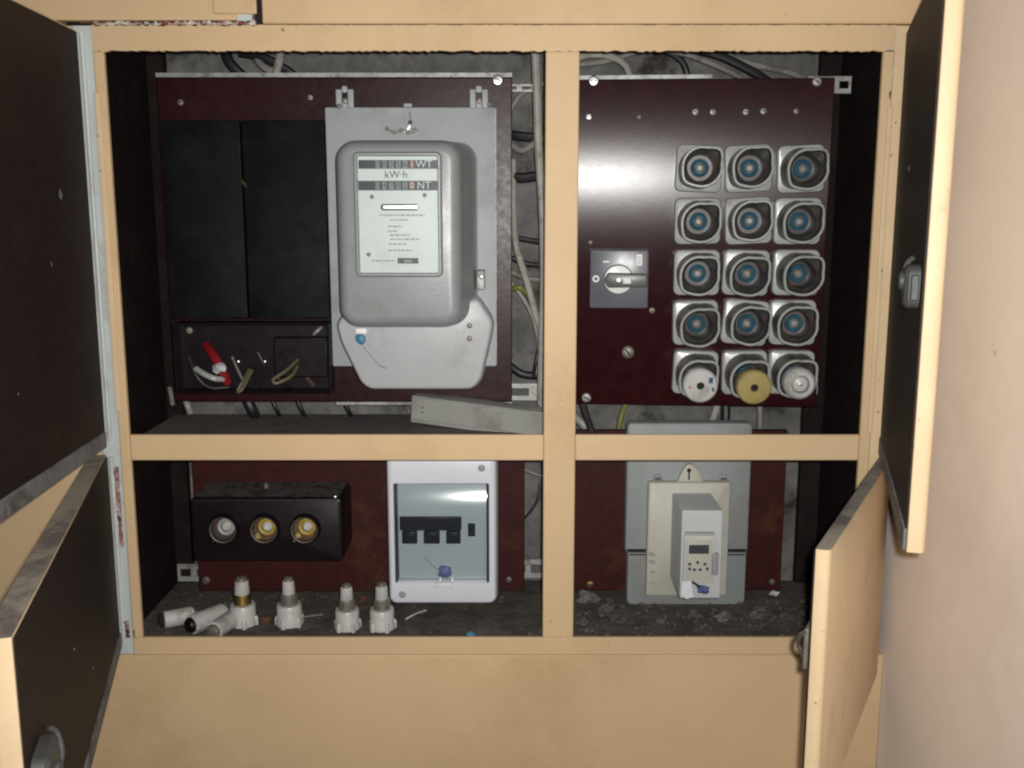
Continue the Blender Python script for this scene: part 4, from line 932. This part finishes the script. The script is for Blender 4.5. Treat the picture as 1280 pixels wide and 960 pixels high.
# dust, crumbs and rubble
rnd = random.Random(21); G = []
def crumbs(n, x0, x1, y0, y1, rmin, rmax, pw=2.5):
    for i in range(n):
        x, y = rnd.uniform(x0, x1), rnd.uniform(y0, y1); r = rmin + (rmax - rmin) * rnd.random() ** pw
        G.append(blob((x, y, ZF + r * 0.35), r, 0.5, 1, (1, rnd.uniform(.6, 1), rnd.uniform(.4, .8)), rnd.randrange(9999)))
crumbs(420, XL - 0.01, XR + 0.01, 0.015, 0.20, 0.0006, 0.0032)
crumbs(300, MX1 - 0.02, XR, 0.02, 0.145, 0.001, 0.0055, 2.2)
single('rubble', join(*G), 'rubble', 'grey dust, crumbs and bits of rubble on the cabinet floor', 'rubble', kind='stuff', smooth=0, origin=(0, 0.1, ZF))
for i, (px, py, r, m, lab_) in enumerate(((735, 752, 0.012, 'plaster', 'pale chunk of broken plaster at the left under the timer board'), (758, 764, 0.010, 'rubble', 'grey chunk of rubble left of the timer'), (776, 778, 0.009, 'rubble', 'small grey chunk of rubble near the sill, left of the timer'),
        (826, 779, 0.005, 'plaster', 'small pale crumb on the floor below the timer'), (905, 776, 0.010, 'plaster', 'brownish chunk of plaster below the right of the timer'), (967, 744, 0.006, 'porc_white', 'small pale chip near the right end of the timer board'),
        (730, 783, 0.011, 'rubble', 'dull chunk of rubble at the left corner of the right floor'), (870, 770, 0.008, 'rubble', 'dark chunk of rubble in the middle below the timer'), (950, 772, 0.011, 'rubble', 'dark chunk of rubble near the lower right door'),
        (333, 778, 0.008, 'brick_red', 'brown-green lump between the two left fuse heads'), (455, 752, 0.006, 'brick_red', 'small rusty brick bit between the two right fuse heads'))):
    p = atz(px, py, ZF); single('rubble_chunk', blob((p.x, p.y, ZF + r * 0.45), r, 0.55, 2, (1, 0.8, 0.6), 60 + i), m, lab_, 'rubble', smooth=25)
p0, p1 = atz(507, 774, ZF + 0.002), atz(533, 763, ZF + 0.004)
single('wire_offcut', tube([p0, (p0 + p1) / 2 + Vector((0, 0, 0.0015)), p1], 0.0012, 6), 'porc_white', 'short white wire offcut on the floor below the breaker box', 'wire')
p0, p1 = atz(380, 771, ZF + 0.002), atz(404, 768, ZF + 0.002)
single('wire_offcut', tube([p0, (p0 + p1) / 2, p1], 0.0009, 6), 'cable_grey', 'short dull wire offcut right of the second fuse head', 'wire')
p = atz(589, 794, ZF + 0.001)
single('blue_scrap', blob((p.x, p.y, ZF + 0.003), 0.0048, 0.5, 1, (1.2, 1, 0.6), 77), 'tealseal', 'small blue scrap on the floor near the sill below the breaker box', 'scrap')
